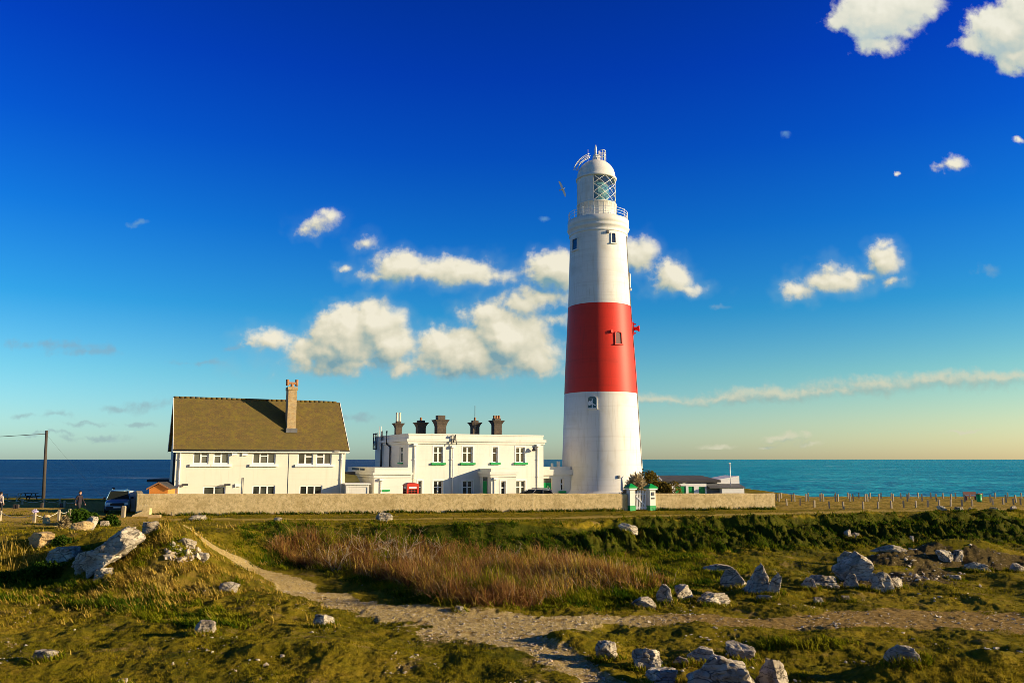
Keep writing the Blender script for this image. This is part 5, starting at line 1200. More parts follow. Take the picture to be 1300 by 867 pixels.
p = at(1243, 635, 80); o = empty('litter_bin', (p.x, 80, gz(p.x, 80)), 0, 'green and straw-coloured litter bin beside the maroon bench on the right', 'litter bin')
mb = MB(); mb.lathe([(.22, 0), (.26, .75), (.24, .75), (.2, .1)], 14); mb.build('bin_body', M['green'], o); mb = MB(); mb.lathe([(.28, .74), (.28, .82), (0, .86)], 14); mb.build('lid', M['ochre_stone'], o)

# ------------------------------------------------------------------ people
def person(loc, rz, label, height=1.76, pose='walk', top='jacket', bottom='trousers', hairc='hair', group=None):
    s = height / 1.76
    J = {'pelvis': (0, 0, .95), 'waist': (0, 0, 1.08), 'chest': (0, .02, 1.30), 'neck': (0, .01, 1.50), 'headb': (0, -.015, 1.57), 'head': (0, -.03, 1.66), 'top': (0, -.02, 1.745)}
    st = .18 if pose == 'walk' else .03
    for k, sg in (('l', -1), ('r', 1)):
        f_ = st * sg
        J['hip' + k] = (sg * .10, 0, .90); J['knee' + k] = (sg * .105, -.04 + f_ * .6, .50); J['ank' + k] = (sg * .11, f_ * 1.3 + .03, .09); J['toe' + k] = (sg * .125, f_ * 1.3 - .15, .035)
        J['sh' + k] = (sg * .19, .02, 1.42); J['elb' + k] = (sg * .25, .05 - f_ * .5, 1.14); J['wr' + k] = (sg * .26, -.06 - f_ * .9, .90); J['palm' + k] = (sg * .26, -.09 - f_ * .95, .83)
    rad = {'pelvis': .15, 'waist': .145, 'chest': .165, 'neck': .06, 'headb': .07, 'head': .098, 'top': .06, 'hip': .10, 'knee': .065, 'ank': .045, 'toe': .04, 'sh': .075, 'elb': .055, 'wr': .036, 'palm': .038}
    E = [('pelvis', 'waist'), ('waist', 'chest'), ('chest', 'neck'), ('neck', 'headb'), ('headb', 'head'), ('head', 'top')]
    for k in 'lr':
        E += [('pelvis', 'hip' + k), ('hip' + k, 'knee' + k), ('knee' + k, 'ank' + k), ('ank' + k, 'toe' + k), ('chest', 'sh' + k), ('sh' + k, 'elb' + k), ('elb' + k, 'wr' + k), ('wr' + k, 'palm' + k)]
        b = Vector(J['palm' + k]); sg = -1 if k == 'l' else 1
        for i in range(4):
            q1 = b + Vector((0, -.03 + .02 * i, -.05)); q2 = q1 + Vector((-sg * .012, 0, -.035 + .004 * abs(i - 1)))
            J[f'fa{k}{i}'] = tuple(q1); J[f'fb{k}{i}'] = tuple(q2); rad[f'fa{k}{i}'] = .010; rad[f'fb{k}{i}'] = .009
            E += [('palm' + k, f'fa{k}{i}'), (f'fa{k}{i}', f'fb{k}{i}')]
        q1 = b + Vector((-sg * .01, -.045, -.005)); J['ta' + k] = tuple(q1); J['tb' + k] = tuple(q1 + Vector((-sg * .01, -.015, -.035))); rad['ta' + k] = .012; rad['tb' + k] = .010
        E += [('palm' + k, 'ta' + k), ('ta' + k, 'tb' + k)]
    names = list(J); me = bpy.data.meshes.new('person')
    me.from_pydata([Vector(J[n]) * s for n in names], [(names.index(a), names.index(b)) for a, b in E], [])
    o = bpy.data.objects.new('person', me); C.objects.link(o)
    md = o.modifiers.new('skin', 'SKIN'); 
    if not me.skin_vertices: 
        bm = bmesh.new(); bm.from_mesh(me); bm.verts.layers.skin.verify(); bm.to_mesh(me); bm.free()
    for i, n in enumerate(names):
        r = rad.get(n, rad.get(n[:-1], .05)) * s; me.skin_vertices[0].data[i].radius = (r, r * (.8 if n in ('chest', 'waist', 'pelvis') else 1)); me.skin_vertices[0].data[i].use_root = n == 'pelvis'
    o.modifiers.new('sub', 'SUBSURF').levels = 2; o.modifiers['sub'].render_levels = 2
    bpy.context.view_layer.update(); dg = bpy.context.evaluated_depsgraph_get(); m2 = bpy.data.meshes.new_from_object(o.evaluated_get(dg)); o.modifiers.clear(); o.data = m2
    m2.materials.clear()
    for m in (M[top], M[bottom], M['skin'], M['black_rubber'], M[hairc]): m2.materials.append(m)
    for pgn in m2.polygons:
        c = pgn.center / s
        handz = abs(c.x) > .2 and c.z < .88
        pgn.material_index = 2 if (c.z > 1.52 or handz) else 0 if c.z > .93 or abs(c.x) > .2 else 3 if c.z < .10 else 1
        pgn.use_smooth = True
    o.location = loc; o.rotation_euler.z = rz; tag(o, label, 'person', group)
    # hair cap, collar, nose
    mb = MB(); vs = []; hcz = 1.665
    for t in np.linspace(0, 2.0, 9):
        for j in range(14):
            a = 2 * math.pi * j / 14; tt = t * (1.0 if math.sin(a) > -.3 else .62); vs.append((.122 * math.sin(tt) * math.cos(a) * s, (-.008 + .130 * math.sin(tt) * math.sin(a)) * s, (hcz + .122 * math.cos(tt)) * s))
    mb.add(vs, [(i * 14 + j, i * 14 + (j + 1) % 14, (i + 1) * 14 + (j + 1) % 14, (i + 1) * 14 + j) for i in range(8) for j in range(14)], 0, True); mb.build('hair', M[hairc], o)
    mb = MB(); mb.lathe([(.085 * s, 1.47 * s), (.078 * s, 1.54 * s), (.066 * s, 1.54 * s)], 14, c=(0, 0)); mb.build('collar', M[top], o)
    mb = MB()
    mb.add([(-.014 * s, -.118 * s, 1.66 * s), (.014 * s, -.118 * s, 1.66 * s), (0, -.142 * s, 1.63 * s), (0, -.115 * s, 1.69 * s)], [(0, 2, 3), (2, 1, 3), (0, 1, 2)])
    for e in (-1, 1): mb.lathe([(0, .02), (.018, .012), (.022, -.005), (.012, -.025), (0, -.028)], 8, T=Matrix.Translation((e * .1 * s, -.02 * s, 1.655 * s)))
    mb.build('face_features', M['skin'], o)
    return o
p = at(100.3, 645, 60); person((p.x, 60, gz(p.x, 60)), R(75), 'person in a dark jacket walking behind the big leafy bush on the left', 1.82)
p = at(143.3, 630, 70); person((p.x, 70, gz(p.x, 70)), R(10), 'person in dark clothes standing behind the pale blue car, head and shoulders showing', 1.76, 'stand')
p = at(.4, 640, 61.5); person((p.x, 61.5, gz(p.x, 61.5)), R(170), 'person with dark hair and a pale top, cut by the left edge of the photo', 1.70, 'stand', 'pale_top')
# gull gliding left of the lantern
p = at(714.2, 240, 78); o = empty('gull', p, R(0), 'white gull banking in flight just left of the lantern', 'bird')
mb = MB(); mb.lathe([(0, -.26), (.03, -.24), (.075, -.1), (.08, .02), (.05, .14), (.045, .2), (.03, .25), (.0, .30)], 10, T=Matrix.Rotation(R(90), 4, 'X') ); b = mb.build('body', M['gull_white'], o)
for s in (-1, 1):
    mb = MB(); vs = []
    for x, z, c in ((.04, 0, .2), (.3, .06, .2), (.55, .05, .15), (.8, .0, .05)): vs += [(s * x, -.5 * c - .02 * x, z), (s * x, .5 * c + .1 * x, z), (s * x, .0, z + .02)]
    fs = []
    for i in range(3): fs += [(i * 3, i * 3 + 3, i * 3 + 5, i * 3 + 2), (i * 3 + 2, i * 3 + 5, i * 3 + 4, i * 3 + 1), (i * 3 + 1, i * 3 + 4, i * 3 + 3, i * 3)]
    mb.add(vs, fs); mb.build('wing', M['gull_white'], o)
mb = MB(); mb.add([(-.03, -.0, 0), (.03, 0, 0), (.07, .16, 0), (-.07, .16, 0), (0, .05, .015)], [(0, 1, 4), (1, 2, 4), (2, 3, 4), (3, 0, 4), (3, 2, 1, 0)], T=Matrix.Translation((0, .22, 0))); mb.build('tail', M['gull_grey'], o)
o.rotation_euler = (R(-35), R(64), R(25)); o.scale = (1.05,) * 3
# ------------------------------------------------------------------ rocks
ICO = None; ROCKS = []
def ico():
    global ICO
    if ICO is None:
        bm = bmesh.new(); bmesh.ops.create_icosphere(bm, subdivisions=5, radius=1); bm.verts.ensure_lookup_table()
        ICO = (np.array([v.co[:] for v in bm.verts]), np.array([[v.index for v in f.verts] for f in bm.faces])); bm.free()
    return ICO
def rock(px, pyb, w, h, label, seed=0, depth=.8, planes=11, tilt=(0, 0), rot=None, m='limestone', sink=.26, group=None, name='rock', shape=None, rough=.075):
    p = hit(px, pyb); D = p.y; s = D / FOC * 1.0; W_, H_ = w * s, h * s; rn = np.random.RandomState(seed * 13 + 5)
    V, F_ = ico(); N = rn.randn(planes, 3); N /= np.linalg.norm(N, axis=1)[:, None]; d = rn.uniform(.62, 1., planes)
    N = np.vstack([N, [[0, 0, -1], [0, 0, 1]]]); d = np.append(d, [.75, rn.uniform(.6, .95)])
    if shape is not None: N = np.array([n[:3] for n in shape], float); d = np.array([n[3] for n in shape]); N /= np.linalg.norm(N, axis=1)[:, None]
    dots = V @ N.T; r = np.min(np.where(dots > .04, d / np.maximum(dots, .04), 9), axis=1); r = np.minimum(r, 1.5)
    P = V * r[:, None]
    lo_, hi_ = P.min(0), P.max(0); P = (P - (lo_ + hi_) / 2) / (hi_ - lo_)
    k = 2.2 + seed * .37; ROCKS.append((p.x, D + W_ * depth * .3, W_, W_ * depth))
    q = np.array([mnoise.fractal(Vector(v * 3.1 + k), .9, 2.1, 5) for v in P]); q2 = np.array([abs(mnoise.noise(Vector(v * (2.4, 2.4, 5.5) + k * 3))) for v in P])
    P = P + V * (q * rough - np.maximum(0, .12 - q2) * .35)[:, None]
    bed = np.array([mnoise.noise(Vector((v[0] * 1.3 + k, v[1] * 1.3, k))) for v in P]) * .12 + P[:, 2] + .18 * P[:, 0] * math.sin(k * 5)
    st_ = (bed * (4.5 + 2 * math.sin(k * 3))) % 1.0; P[:, :2] *= (1 + .07 * (st_ - .5) * sstep(1.0, .8, st_))[:, None]
    P = P * np.array([W_, W_ * depth, H_ * (1 + sink)])
    Mx = np.array(Matrix.Rotation(R(rot if rot is not None else rn.uniform(-25, 25)), 3, 'Z') @ Matrix.Rotation(R(tilt[0]), 3, 'Y') @ Matrix.Rotation(R(tilt[1]), 3, 'X'))
    P = P @ Mx.T
    if tilt == (0, 0) and rot is None: pass
    P[:, 0] *= W_ / (P[:, 0].max() - P[:, 0].min())
    hh = P[:, 2].max() - P[:, 2].min(); P[:, 2] *= H_ * (1 + sink) / hh
    P[:, 2] -= P[:, 2].min() + H_ * sink
    yc = D + W_ * depth * .3; z = gz(p.x, yc)
    o = npmesh(name, P, F_, [M[m]], smooth=False); o.location = (p.x, yc, min(z, gz(p.x, D) + .05))
    ang = o.data; ang.polygons.foreach_set('use_smooth', np.ones(len(F_), bool)); ang.set_sharp_from_angle(angle=R(28))
    return tag(o, label, 'rock', group)
DARK = [(-.38, -.9, .18, .42), (.9, -.1, .42, .58), (-.6, .2, .75, .60), (.25, .05, 1, .50), (0, .9, .3, .7), (0, 0, -1, .6), (-.95, 0, .1, .8), (.5, -.2, -.7, .8)]
DARK2 = [(-.15, -.95, .10, .45), (.75, -.45, .55, .66), (-.7, -.3, .6, .62), (.1, .2, 1, .55), (.1, .9, .3, .7), (0, 0, -1, .55), (-.9, .1, -.2, .85), (.95, .1, -.1, .75)]
SL = [(-.75, -.35, .65, .35), (.75, .3, -.65, .35), (.6, -.2, .75, .9), (-.6, .2, -.75, 1.), (0, -1, .1, .75), (0, 1, 0, .9), (.3, -.6, .7, .85)]
rock(131, 731, 78, 59, 'biggest grey slab on the left, tilted up to a peak with sunlit streaks', 1, .55, tilt=(0, 0), rot=0, sink=.08, rough=.07,
     shape=[(-.64, -.25, .72, .30), (.66, .05, -.75, .34), (-.34, -.92, .2, .36), (.1, .95, .1, .6), (.75, -.3, .55, .80), (-.1, 0, 1, .74), (-.8, 0, -.6, .95), (.95, -.2, .1, .84)])
rock(109, 733, 52, 27, 'lower grey slab lying against the foot of the biggest tilted slab', 2, .6, tilt=(-24, 0), rot=0, shape=DARK)
rock(128, 736, 30, 17, 'wedge of grey stone in front of the biggest tilted slab', 22, .7, tilt=(-30, 0), rot=0, shape=DARK2)
rock(78, 715, 50, 17, 'long flat slab in shadow left of the biggest tilted slab', 3, .6, tilt=(-8, 0), rot=0, shape=DARK)
rock(101, 677, 27, 14, 'flat-topped ochre boulder under the leafy bush', 4, .7, m='ochre_stone', rot=0)
rock(113, 675, 17, 18, 'rounded pale boulder leaning on the flat ochre one under the leafy bush', 5, .9, rot=0, rough=.03)
rock(130, 669, 12, 8, 'small pale stone between the leafy bush and the biggest tilted slab', 6)
rock(48, 695, 38, 17, 'broad ochre rock at the left, half buried in long grass', 7, .7, m='ochre_stone')
rock(190, 681, 26, 14, 'block of pale rock standing behind the grassy mound', 8, .8)
rock(236, 692, 22, 12, 'slim pale slab tilted on the right flank of the grassy mound', 9, .6, tilt=(35, 0))
rock(256, 714, 15, 10, 'pale stone low on the right flank of the grassy mound', 10)
rock(287, 756, 24, 15, 'pale wedge of stone on the turf just below the grassy mound', 11, .7, tilt=(20, 0))
rock(257, 812, 29, 19, 'pale rounded boulder on the open turf at the lower left', 12, .85)
rock(54, 841, 32, 13, 'flat-topped block of stone at the lower left corner', 13, .8, planes=7, rot=8)
rock(153, 868, 14, 9, 'pale stone cut by the bottom edge at the left', 14)
rock(409, 797, 25, 14, 'single pale boulder on the turf below the gravel path', 15, .9)
rock(486, 664, 24, 11, 'pale boulder on the grass strip in front of the long wall', 16, .7)
rock(352, 663, 12, 6, 'small stone on the grass strip below the house', 17)
rock(249, 661, 26, 7, 'flat stone on the grass strip at the foot of the wall below the house', 18, .6)
rock(584, 777, 15, 6, 'small pale stone at the lower edge of the reeds', 19)
rock(770, 842, 28, 21, 'pale rounded boulder, leftmost of the rocks along the bottom edge', 20, .85)
rock(824, 853, 36, 25, 'upright boulder with a sunlit right face near the bottom edge', 21, .8, rot=0, shape=DARK2)
rock(868, 850, 25, 13, 'low stone between two larger boulders near the bottom edge', 23, .8, rot=0, shape=DARK)
rock(843, 872, 40, 18, 'pale boulder cut by the bottom edge, right of the path', 24, .9)
rock(897, 847, 40, 19, 'shadowed boulder just behind the huge dark rock at the bottom edge', 25, .8, rot=0, shape=DARK)
rock(928, 884, 96, 46, 'huge dark-faced rock at the bottom edge', 26, .7, rot=0, rough=.09, shape=DARK)
rock(985, 882, 46, 42, 'sunlit angular rock joined to the right side of the huge dark rock', 27, .8, rot=0, shape=[(-.75, -.62, .1, .5), (.62, -.6, .5, .5), (.1, .1, 1, .6), (.95, .1, .2, .8), (0, .9, .3, .7), (0, 0, -1, .5), (-.6, .3, .8, .75)])
rock(944, 837, 36, 20, 'cracked pale boulder behind the huge dark rock', 28, .85)
rock(818, 770, 30, 12, 'low white boulder at the edge of the tussocks, leftmost of three by the path', 29, .7)
rock(846, 767, 22, 21, 'dark-sided rock between two white ones at the edge of the tussocks', 30, .7, rot=0, shape=DARK)
rock(868, 765, 24, 18, 'knobbly white rock at the edge of the tussocks', 31, .8)
rock(905, 767, 46, 14, 'broken jagged ledge of white stones at the edge of the tussocks', 32, .5, planes=18, rough=.12)
rock(798, 690, 26, 13, 'weathered rock outcrop set in the dark grassy bank below the white gate', 33, .6, planes=16, rough=.1)
rock(921, 728, 46, 13, 'dark overhanging slab half sunk in the turf on the right', 34, .8, tilt=(6, 0), rot=0, shape=DARK)
rock(932, 746, 34, 22, 'smooth bluish slab tilted up beside the pyramid-shaped rock', 35, .55, tilt=(-14, -8), rot=0, shape=DARK, rough=.03)
rock(966, 755, 42, 37, 'pyramid-shaped rock with sunlit edges on the right', 36, .7, shape=[(.88, -.1, .42, .42), (-.65, -.2, .6, .5), (-.35, -.9, .25, .45), (.1, .9, .3, .6), (0, 0, -1, .5), (.15, -.8, .7, .62), (-.3, -.8, -.2, .7)], rot=0)
rock(987, 757, 19, 26, 'thin shard of rock leaning beside the pyramid-shaped rock', 37, .45, tilt=(24, 0), rot=0, shape=DARK)
rock(974, 763, 22, 7, 'low flat stones in front of the pyramid-shaped rock', 38)
rock(1030, 749, 20, 14, 'small bluish rock in shadow, leftmost beside the great pale block', 39, rot=0, shape=DARK)
rock(1048, 744, 34, 14, 'low bluish rock in shadow left of the great pale block', 40, .7, rot=0, shape=DARK2)
rock(1090, 735, 46, 33, 'great pale smooth block tilted on the brown earth at the right', 41, .7, rot=0, rough=.02, shape=[(.93, -.1, -.25, .55), (.45, -.2, .85, .62), (-.58, -.2, .78, .42), (-.34, -.92, .12, .42), (.1, .9, .1, .7), (-.2, 0, -.98, .5), (-.8, 0, -.5, .75)])
rock(1084, 745, 19, 20, 'small upright pale stone in front of the great pale block', 42, .7, rot=0, shape=DARK)
rock(1079, 716, 24, 14, 'dark stone behind the great pale block', 43, rot=0, shape=DARK)
rock(1123, 749, 26, 24, 'mossy dark-faced rock right of the great pale block', 44, .8, rot=0, shape=DARK2)
rock(1140, 748, 22, 15, 'sunlit small rock leaning on the mossy dark-faced one', 45, .8)
rock(1130, 702, 40, 8, 'low ledge of flat stones at the top of the brown earth mound', 46, .5, planes=16, rough=.1)
rock(1203, 714, 24, 13, 'pale boulder on the brown earth mound at the far right', 47)
rock(1219, 713, 15, 14, 'pinkish stone against the boulder on the brown earth mound', 48)
rock(1246, 724, 32, 12, 'long low slab at the foot of the brown earth mound', 49, .6, tilt=(10, 0), rot=0, shape=DARK)
rock(1293, 725, 17, 11, 'squared green-tinged block at the right edge of the photo', 50, .8, planes=6)
rock(1215, 735, 15, 8, 'little pale stone on the dark turf below the long low slab', 51)
rock(1153, 841, 42, 17, 'smooth boulder with a bright right tip on the near right turf', 52, .7, rot=0, shape=DARK)
rock(1040, 766, 12, 8, 'small stone on the turf below the shadowed bluish rocks', 53)
rock(1076, 765, 12, 7, 'small white-tipped stone on the turf below the great pale block', 54)
for i, (px, pb, w, h) in enumerate(((1197, 649.5, 11, 7), (1219, 650, 11, 6), (1234.5, 650, 7, 4), (1263, 650, 11, 6), (1288, 649, 10, 5.5))):
    rock(px, pb, w, h, ['tallest dark-sided boulder of the row edging the track at the right', 'second boulder from the left in the row edging the track at the right', 'smallest boulder in the row edging the track at the right', 'boulder with a white face in the row edging the track at the right', 'rounded boulder at the right-hand end of the row edging the track'][i], 60 + i, .8, group='boulders edging the track on the right')
rock(1078, 688, 9, 8, 'small white stone set in the grassy bank at the right', 70); rock(1087, 686, 12, 12, 'pale crumbling outcrop in the grassy bank at the right', 71, planes=16, rough=.1); rock(1158, 690, 7, 9, 'little upright stone in the dark hollow of the right-hand bank', 72)

# ------------------------------------------------------------------ blades: one mesh of tapered, bent strips
def blades(name, X, Y, H, Wd, lean, mats, mi=None, seed=1, droop=.5, wind=(-.15, 0)):
    rn = np.random.RandomState(seed); n = len(X); Z = hfull(X, Y) - .02
    a = rn.rand(n) * 2 * np.pi; fa = rn.rand(n) * 2 * np.pi; l = lean * rn.rand(n)
    dx_ = np.cos(a) * l + wind[0]; dy_ = np.sin(a) * l + wind[1]; tx, ty = np.cos(fa) * Wd / 2, np.sin(fa) * Wd / 2
    rows = []
    for t, wf in ((0, 1.), (.55, .8), (1., .18)):
        b = t ** 1.6
        cx_, cy_, cz_ = X + dx_ * H * b, Y + dy_ * H * b, Z + H * (t - droop * l * t * t)
        rows.append(np.stack([cx_ - tx * wf, cy_ - ty * wf, cz_], 1)); rows.append(np.stack([cx_ + tx * wf, cy_ + ty * wf, cz_], 1))
    V = np.stack(rows, 1).reshape(-1, 3); k = (np.arange(n) * 6)[:, None]
    F_ = np.concatenate([k + np.array([[0, 1, 3, 2]]), k + np.array([[2, 3, 5, 4]])], 1).reshape(-1, 4)
    o = npmesh(name, V, F_, mats, None if mi is None else np.repeat(mi, 2)); return o
def scatter(n, y0, y1, power=2., seed=0, u=.72):
    rn = np.random.RandomState(seed); a = rn.rand(n); e = 1 - power
    Y = (y0 ** e + a * (y1 ** e - y0 ** e)) ** (1 / e); return (rn.rand(n) * 2 - 1) * u * Y, Y
def tufts(X, Y, per, spread, seed):
    rn = np.random.RandomState(seed); X = np.repeat(X, per) + rn.randn(len(X) * per) * spread; Y = np.repeat(Y, per) + rn.randn(len(Y) * per) * spread; return X, Y
rn = np.random.RandomState(3)
# short turf
X, Y = scatter(60000, 19, 66, 2.2, 11)
pa, tr_, di_ = masks(X, Y); keep = (rn.rand(len(X)) > np.maximum(pa, np.maximum(tr_, di_)) * 1.05) & (fbm(X * .6, Y * .6, 3) > -.35)
X, Y = X[keep], Y[keep]; X, Y = tufts(X, Y, 5, .09, 12)
H = (.04 + .07 * rn.rand(len(X)) ** 2) * (1 + .5 * np.clip(fbm(X * .4, Y * .4, 2) * 2, -.5, 1)); H *= np.clip(Y / 30, .9, 1.5)
o = blades('short_grass', X, Y, H, .02 * np.clip(Y / 26, .9, 2.2), 1.0, [M['turf_blades']], seed=13); tag(o, 'short olive and straw-coloured turf over the whole foreground', 'grass', kind='stuff')
# long grass on banks, in tussocks
X, Y = scatter(40000, 26, 66, 1.6, 21); u_ = X / Y; yb = np.interp(u_, _bu, _by); w_ = np.interp(u_, _bu, _bw); rel = (yb - Y) / w_
pa, tr_, di_ = masks(X, Y); pxs, pys = project(X, Y, hbase(X, Y))
bankm = (rel > -.12) & (rel < 1.15) & (u_ > -.34)
edge = inpoly(pxs, pys, [(300, 690), (340, 700), (430, 735), (520, 765), (640, 775), (760, 772), (830, 760), (900, 745), (960, 720), (900, 705), (700, 690), (560, 680), (400, 670), (320, 672)])
left = inpoly(pxs, pys, [(-40, 735), (60, 738), (190, 748), (330, 790), (250, 800), (100, 775), (-40, 765)])
right = inpoly(pxs, pys, [(960, 812), (1080, 815), (1120, 835), (1020, 850), (960, 838)])
clump = fbm(X * .9, Y * .9, 3) + .1
keep = (bankm & (clump > -.12)) | (edge & (clump > -.25)) | ((left | right) & (clump > .0))
keep &= rn.rand(len(X)) > np.maximum(pa, di_ * .9) * 1.2; keep &= rn.rand(len(X)) < .75
X, Y = X[keep], Y[keep]; X, Y = tufts(X, Y, 11, .13, 22)
H = (.14 + .20 * rn.rand(len(X))) * np.clip(1 + 1.2 * fbm(X * .5, Y * .5, 2), .5, 1.6)
o = blades('long_grass', X, Y, H, .045, 1.1, [M['long_grass'], M['lush_shaded_grass']], ((bankmask(X, Y) > .4) | (fbm(X * .35 + 9, Y * .5, 2) > .12)).astype(int), seed=23, droop=.6, wind=(-.3, -.15)); tag(o, 'long tussocky green grass on the banks', 'grass', kind='stuff')
# rougher grass grown up round the foot of every rock
X, Y = [], []
for (rx_, ry_, w_, d_) in ROCKS:
    n_ = int(60 * w_) + 12; a_ = rn.rand(n_) * 2 * np.pi; k_ = 1 + .22 * rn.randn(n_) * .6
    X.append(rx_ + np.cos(a_) * w_ * .52 * k_); Y.append(ry_ + np.sin(a_) * d_ * .55 * k_ - .05)
X, Y = np.concatenate(X), np.concatenate(Y); pa, tr_, di_ = masks(X, Y); keep = rn.rand(len(X)) > np.maximum(pa, di_); X, Y = tufts(X[keep], Y[keep], 9, .09, 24)
H = .10 + .18 * rn.rand(len(X)); o = blades('rock_foot_grass', X, Y, H, .035, 1.0, [M['long_grass'], M['dry_grass']], (rn.rand(len(X)) < .25).astype(int), seed=25, droop=.6, wind=(-.25, -.1)); tag(o, 'rough grass grown up round the feet of the rocks', 'grass', kind='stuff')
# weeds along the foot of the boundary wall
a_ = rn.rand(1500); X = WL.x + (WR.x - WL.x) * a_; Y = WL.y + (WR.y - WL.y) * a_ - .05 - .35 * rn.rand(1500) ** 2; keep = (fbm(X * .5, Y * 3, 3) > -.15) & ((X < gp0.x - .5) | (X > gp1.x + .5))
X, Y = tufts(X[keep], Y[keep], 9, .10, 27); H = .10 + .30 * rn.rand(len(X)) ** 2; o = blades('wall_foot_weeds', X, Y, H, .05, 1.0, [M['lush_shaded_grass'], M['dry_grass']], (rn.rand(len(X)) < .2).astype(int), seed=28, wind=(-.2, -.2)); tag(o, 'dark weeds and grass along the foot of the long wall', 'weeds', kind='stuff')
# dry golden grass on the mound and here and there
X, Y = scatter(30000, 30, 55, 1.6, 31); dm = drymask(X, Y); u_ = X / Y
pa, tr_, di_ = masks(X, Y); keep = (rn.rand(len(X)) < dm * .8 + .02 * (u_ < -.2)) & (rn.rand(len(X)) > pa * 1.3) & (fbm(X * .8, Y * .8, 2) > -.2)
X, Y = X[keep], Y[keep]; X, Y = tufts(X, Y, 11, .14, 32)
H = .16 + .26 * rn.rand(len(X)); o = blades('dry_grass', X, Y, H, .04, 1.2, [M['dry_grass'], M['long_grass']], (fbm(X * .5, Y * .5 + 4, 2) > .28).astype(int), seed=33, droop=.7, wind=(-.3, -.2)); tag(o, 'dry golden grass matted over the left mound', 'grass', kind='stuff')
# tall thin stems at the far left
X, Y = scatter(3000, 36, 46, 1.5, 41); pxs, pys = project(X, Y, hbase(X, Y)); keep = inpoly(pxs, pys, [(-30, 690), (40, 692), (70, 715), (30, 728), (-30, 725)])
X, Y = X[keep], Y[keep]; X, Y = tufts(X, Y, 5, .2, 42); H = .4 + .5 * rn.rand(len(X)); o = blades('tall_grass', X, Y, H, .03, .6, [M['dry_grass']], seed=43); tag(o, 'tall pale grass stems at the left edge', 'grass', kind='stuff')
# reeds
RB = [(330, 700), (352, 690), (430, 690), (520, 698), (640, 708), (740, 718), (862, 742), (800, 750), (740, 755), (690, 766), (610, 772), (550, 764), (505, 742), (440, 728), (385, 718)]
X, Y = scatter(21000, 33, 52, 1.2, 51, .45); pxs, pys = project(X, Y, hbase(X, Y)); keep = inpoly(pxs, pys, RB) & (fbm(X * .6, Y * .6, 3) > -.22)
keep &= ~inpoly(pxs, pys, [(720, 735), (830, 745), (760, 775), (680, 775), (690, 752)]) | (rn.rand(len(X)) < .06)
X, Y = X[keep], Y[keep]; X, Y = tufts(X, Y, 10, .16, 52)
pxs, pys = project(X, Y, hbase(X, Y))
H = (.35 + .62 * rn.rand(len(X))) * np.clip(1 + 1.1 * fbm(X * .5, Y * .5, 3), .4, 1.6) * np.interp(pxs, [330, 450, 700, 860], [.8, 1., 1., .5])
print('reed blades', len(X))
o = blades('reeds', X, Y, H, .030, .95, [M['reed'], M['dry_grass'], M['long_grass']], np.where(fbm(X * .5 + 2, Y * .5, 3) > .20, 2, np.where(rn.rand(len(X)) < .07 + .35 * (fbm(X * .4 + 7, Y * .4, 3) > .18), 1, 0)), seed=53, droop=.42, wind=(-.12, -.05)); tag(o, 'brown dead reeds filling the hollow below the long wall', 'reeds', kind='stuff')
X, Y = scatter(9000, 33, 52, 1.2, 55, .45); pxs, pys = project(X, Y, hbase(X, Y)); keep = inpoly(pxs, pys, RB) & (rn.rand(len(X)) < .8); X, Y = X[keep], Y[keep]; X, Y = tufts(X, Y, 3, .3, 56)
o = blades('bent_reed_stems', X, Y, .6 + .7 * rn.rand(len(X)), .022, 1.7, [M['dry_grass'], M['twig']], (rn.rand(len(X)) < .25).astype(int), seed=57, droop=.5, wind=(-.2, -.2)); tag(o, 'pale bent and broken stems among the reeds', 'reeds', kind='stuff')
# bleached bare shrubs among the reeds
def twigs(mb, o3, hgt, wid, seed, n, r0=.024, sides=5, lev=2):
    rr = random.Random(seed)
    def branch(a, d, L, r, lev):
        pts = [a]
        for k in range(5): d = (d + Vector((rr.gauss(0, .16), rr.gauss(0, .16), rr.gauss(.02, .1)))).normalized(); pts.append(pts[-1] + d * L / 5)
        mb.tube([o3 + q_ for q_ in pts], [r * (1 - .16 * k) for k in range(6)], sides)
        if lev:
            for k in range(rr.randint(2, 4)):
                i = rr.randint(2, 5); dd = (d + Vector((rr.gauss(0, .6), rr.gauss(0, .6), rr.gauss(.1, .4)))).normalized(); branch(pts[i], dd, L * rr.uniform(.3, .6), r * .55, lev - 1)
    for k in range(n):
        a = rr.uniform(0, 6.28); d = Vector((math.cos(a) * wid, math.sin(a) * wid * .6, 1)).normalized(); branch(Vector((rr.gauss(0, .15), rr.gauss(0, .15), -.1)), d, hgt * rr.uniform(.7, 1.1), r0, lev)
def twig_shrub(px, py, hgt, wid, label, seed, n=9):
    p = hit(px, py); z = gz(p.x, p.y); mb = MB(); twigs(mb, Vector((0, 0, 0)), hgt, wid, seed, n)
    return tag(mb.build('dead_shrub', M['twig'], None, (p.x, p.y, z)), label, 'shrub', 'bleached dead shrubs among the reeds')
twig_shrub(505, 722, 1.7, .9, 'bleached bare shrub with the widest spread of branches, in the middle of the reeds', 1, 12)
twig_shrub(536, 726, 1.6, 1.1, 'bleached bare shrub at the right of the widest one in the reeds', 2, 10)
twig_shrub(428, 727, 1.2, .5, 'small bleached bare shrub at the front left edge of the reeds', 3, 6)
twig_shrub(648, 722, 1.3, 1.2, 'low bleached bare shrub towards the right end of the reeds', 4, 7)
twig_shrub(470, 712, 1.5, .9, 'bleached bare shrub at the left of the widest one in the reeds', 5, 7)

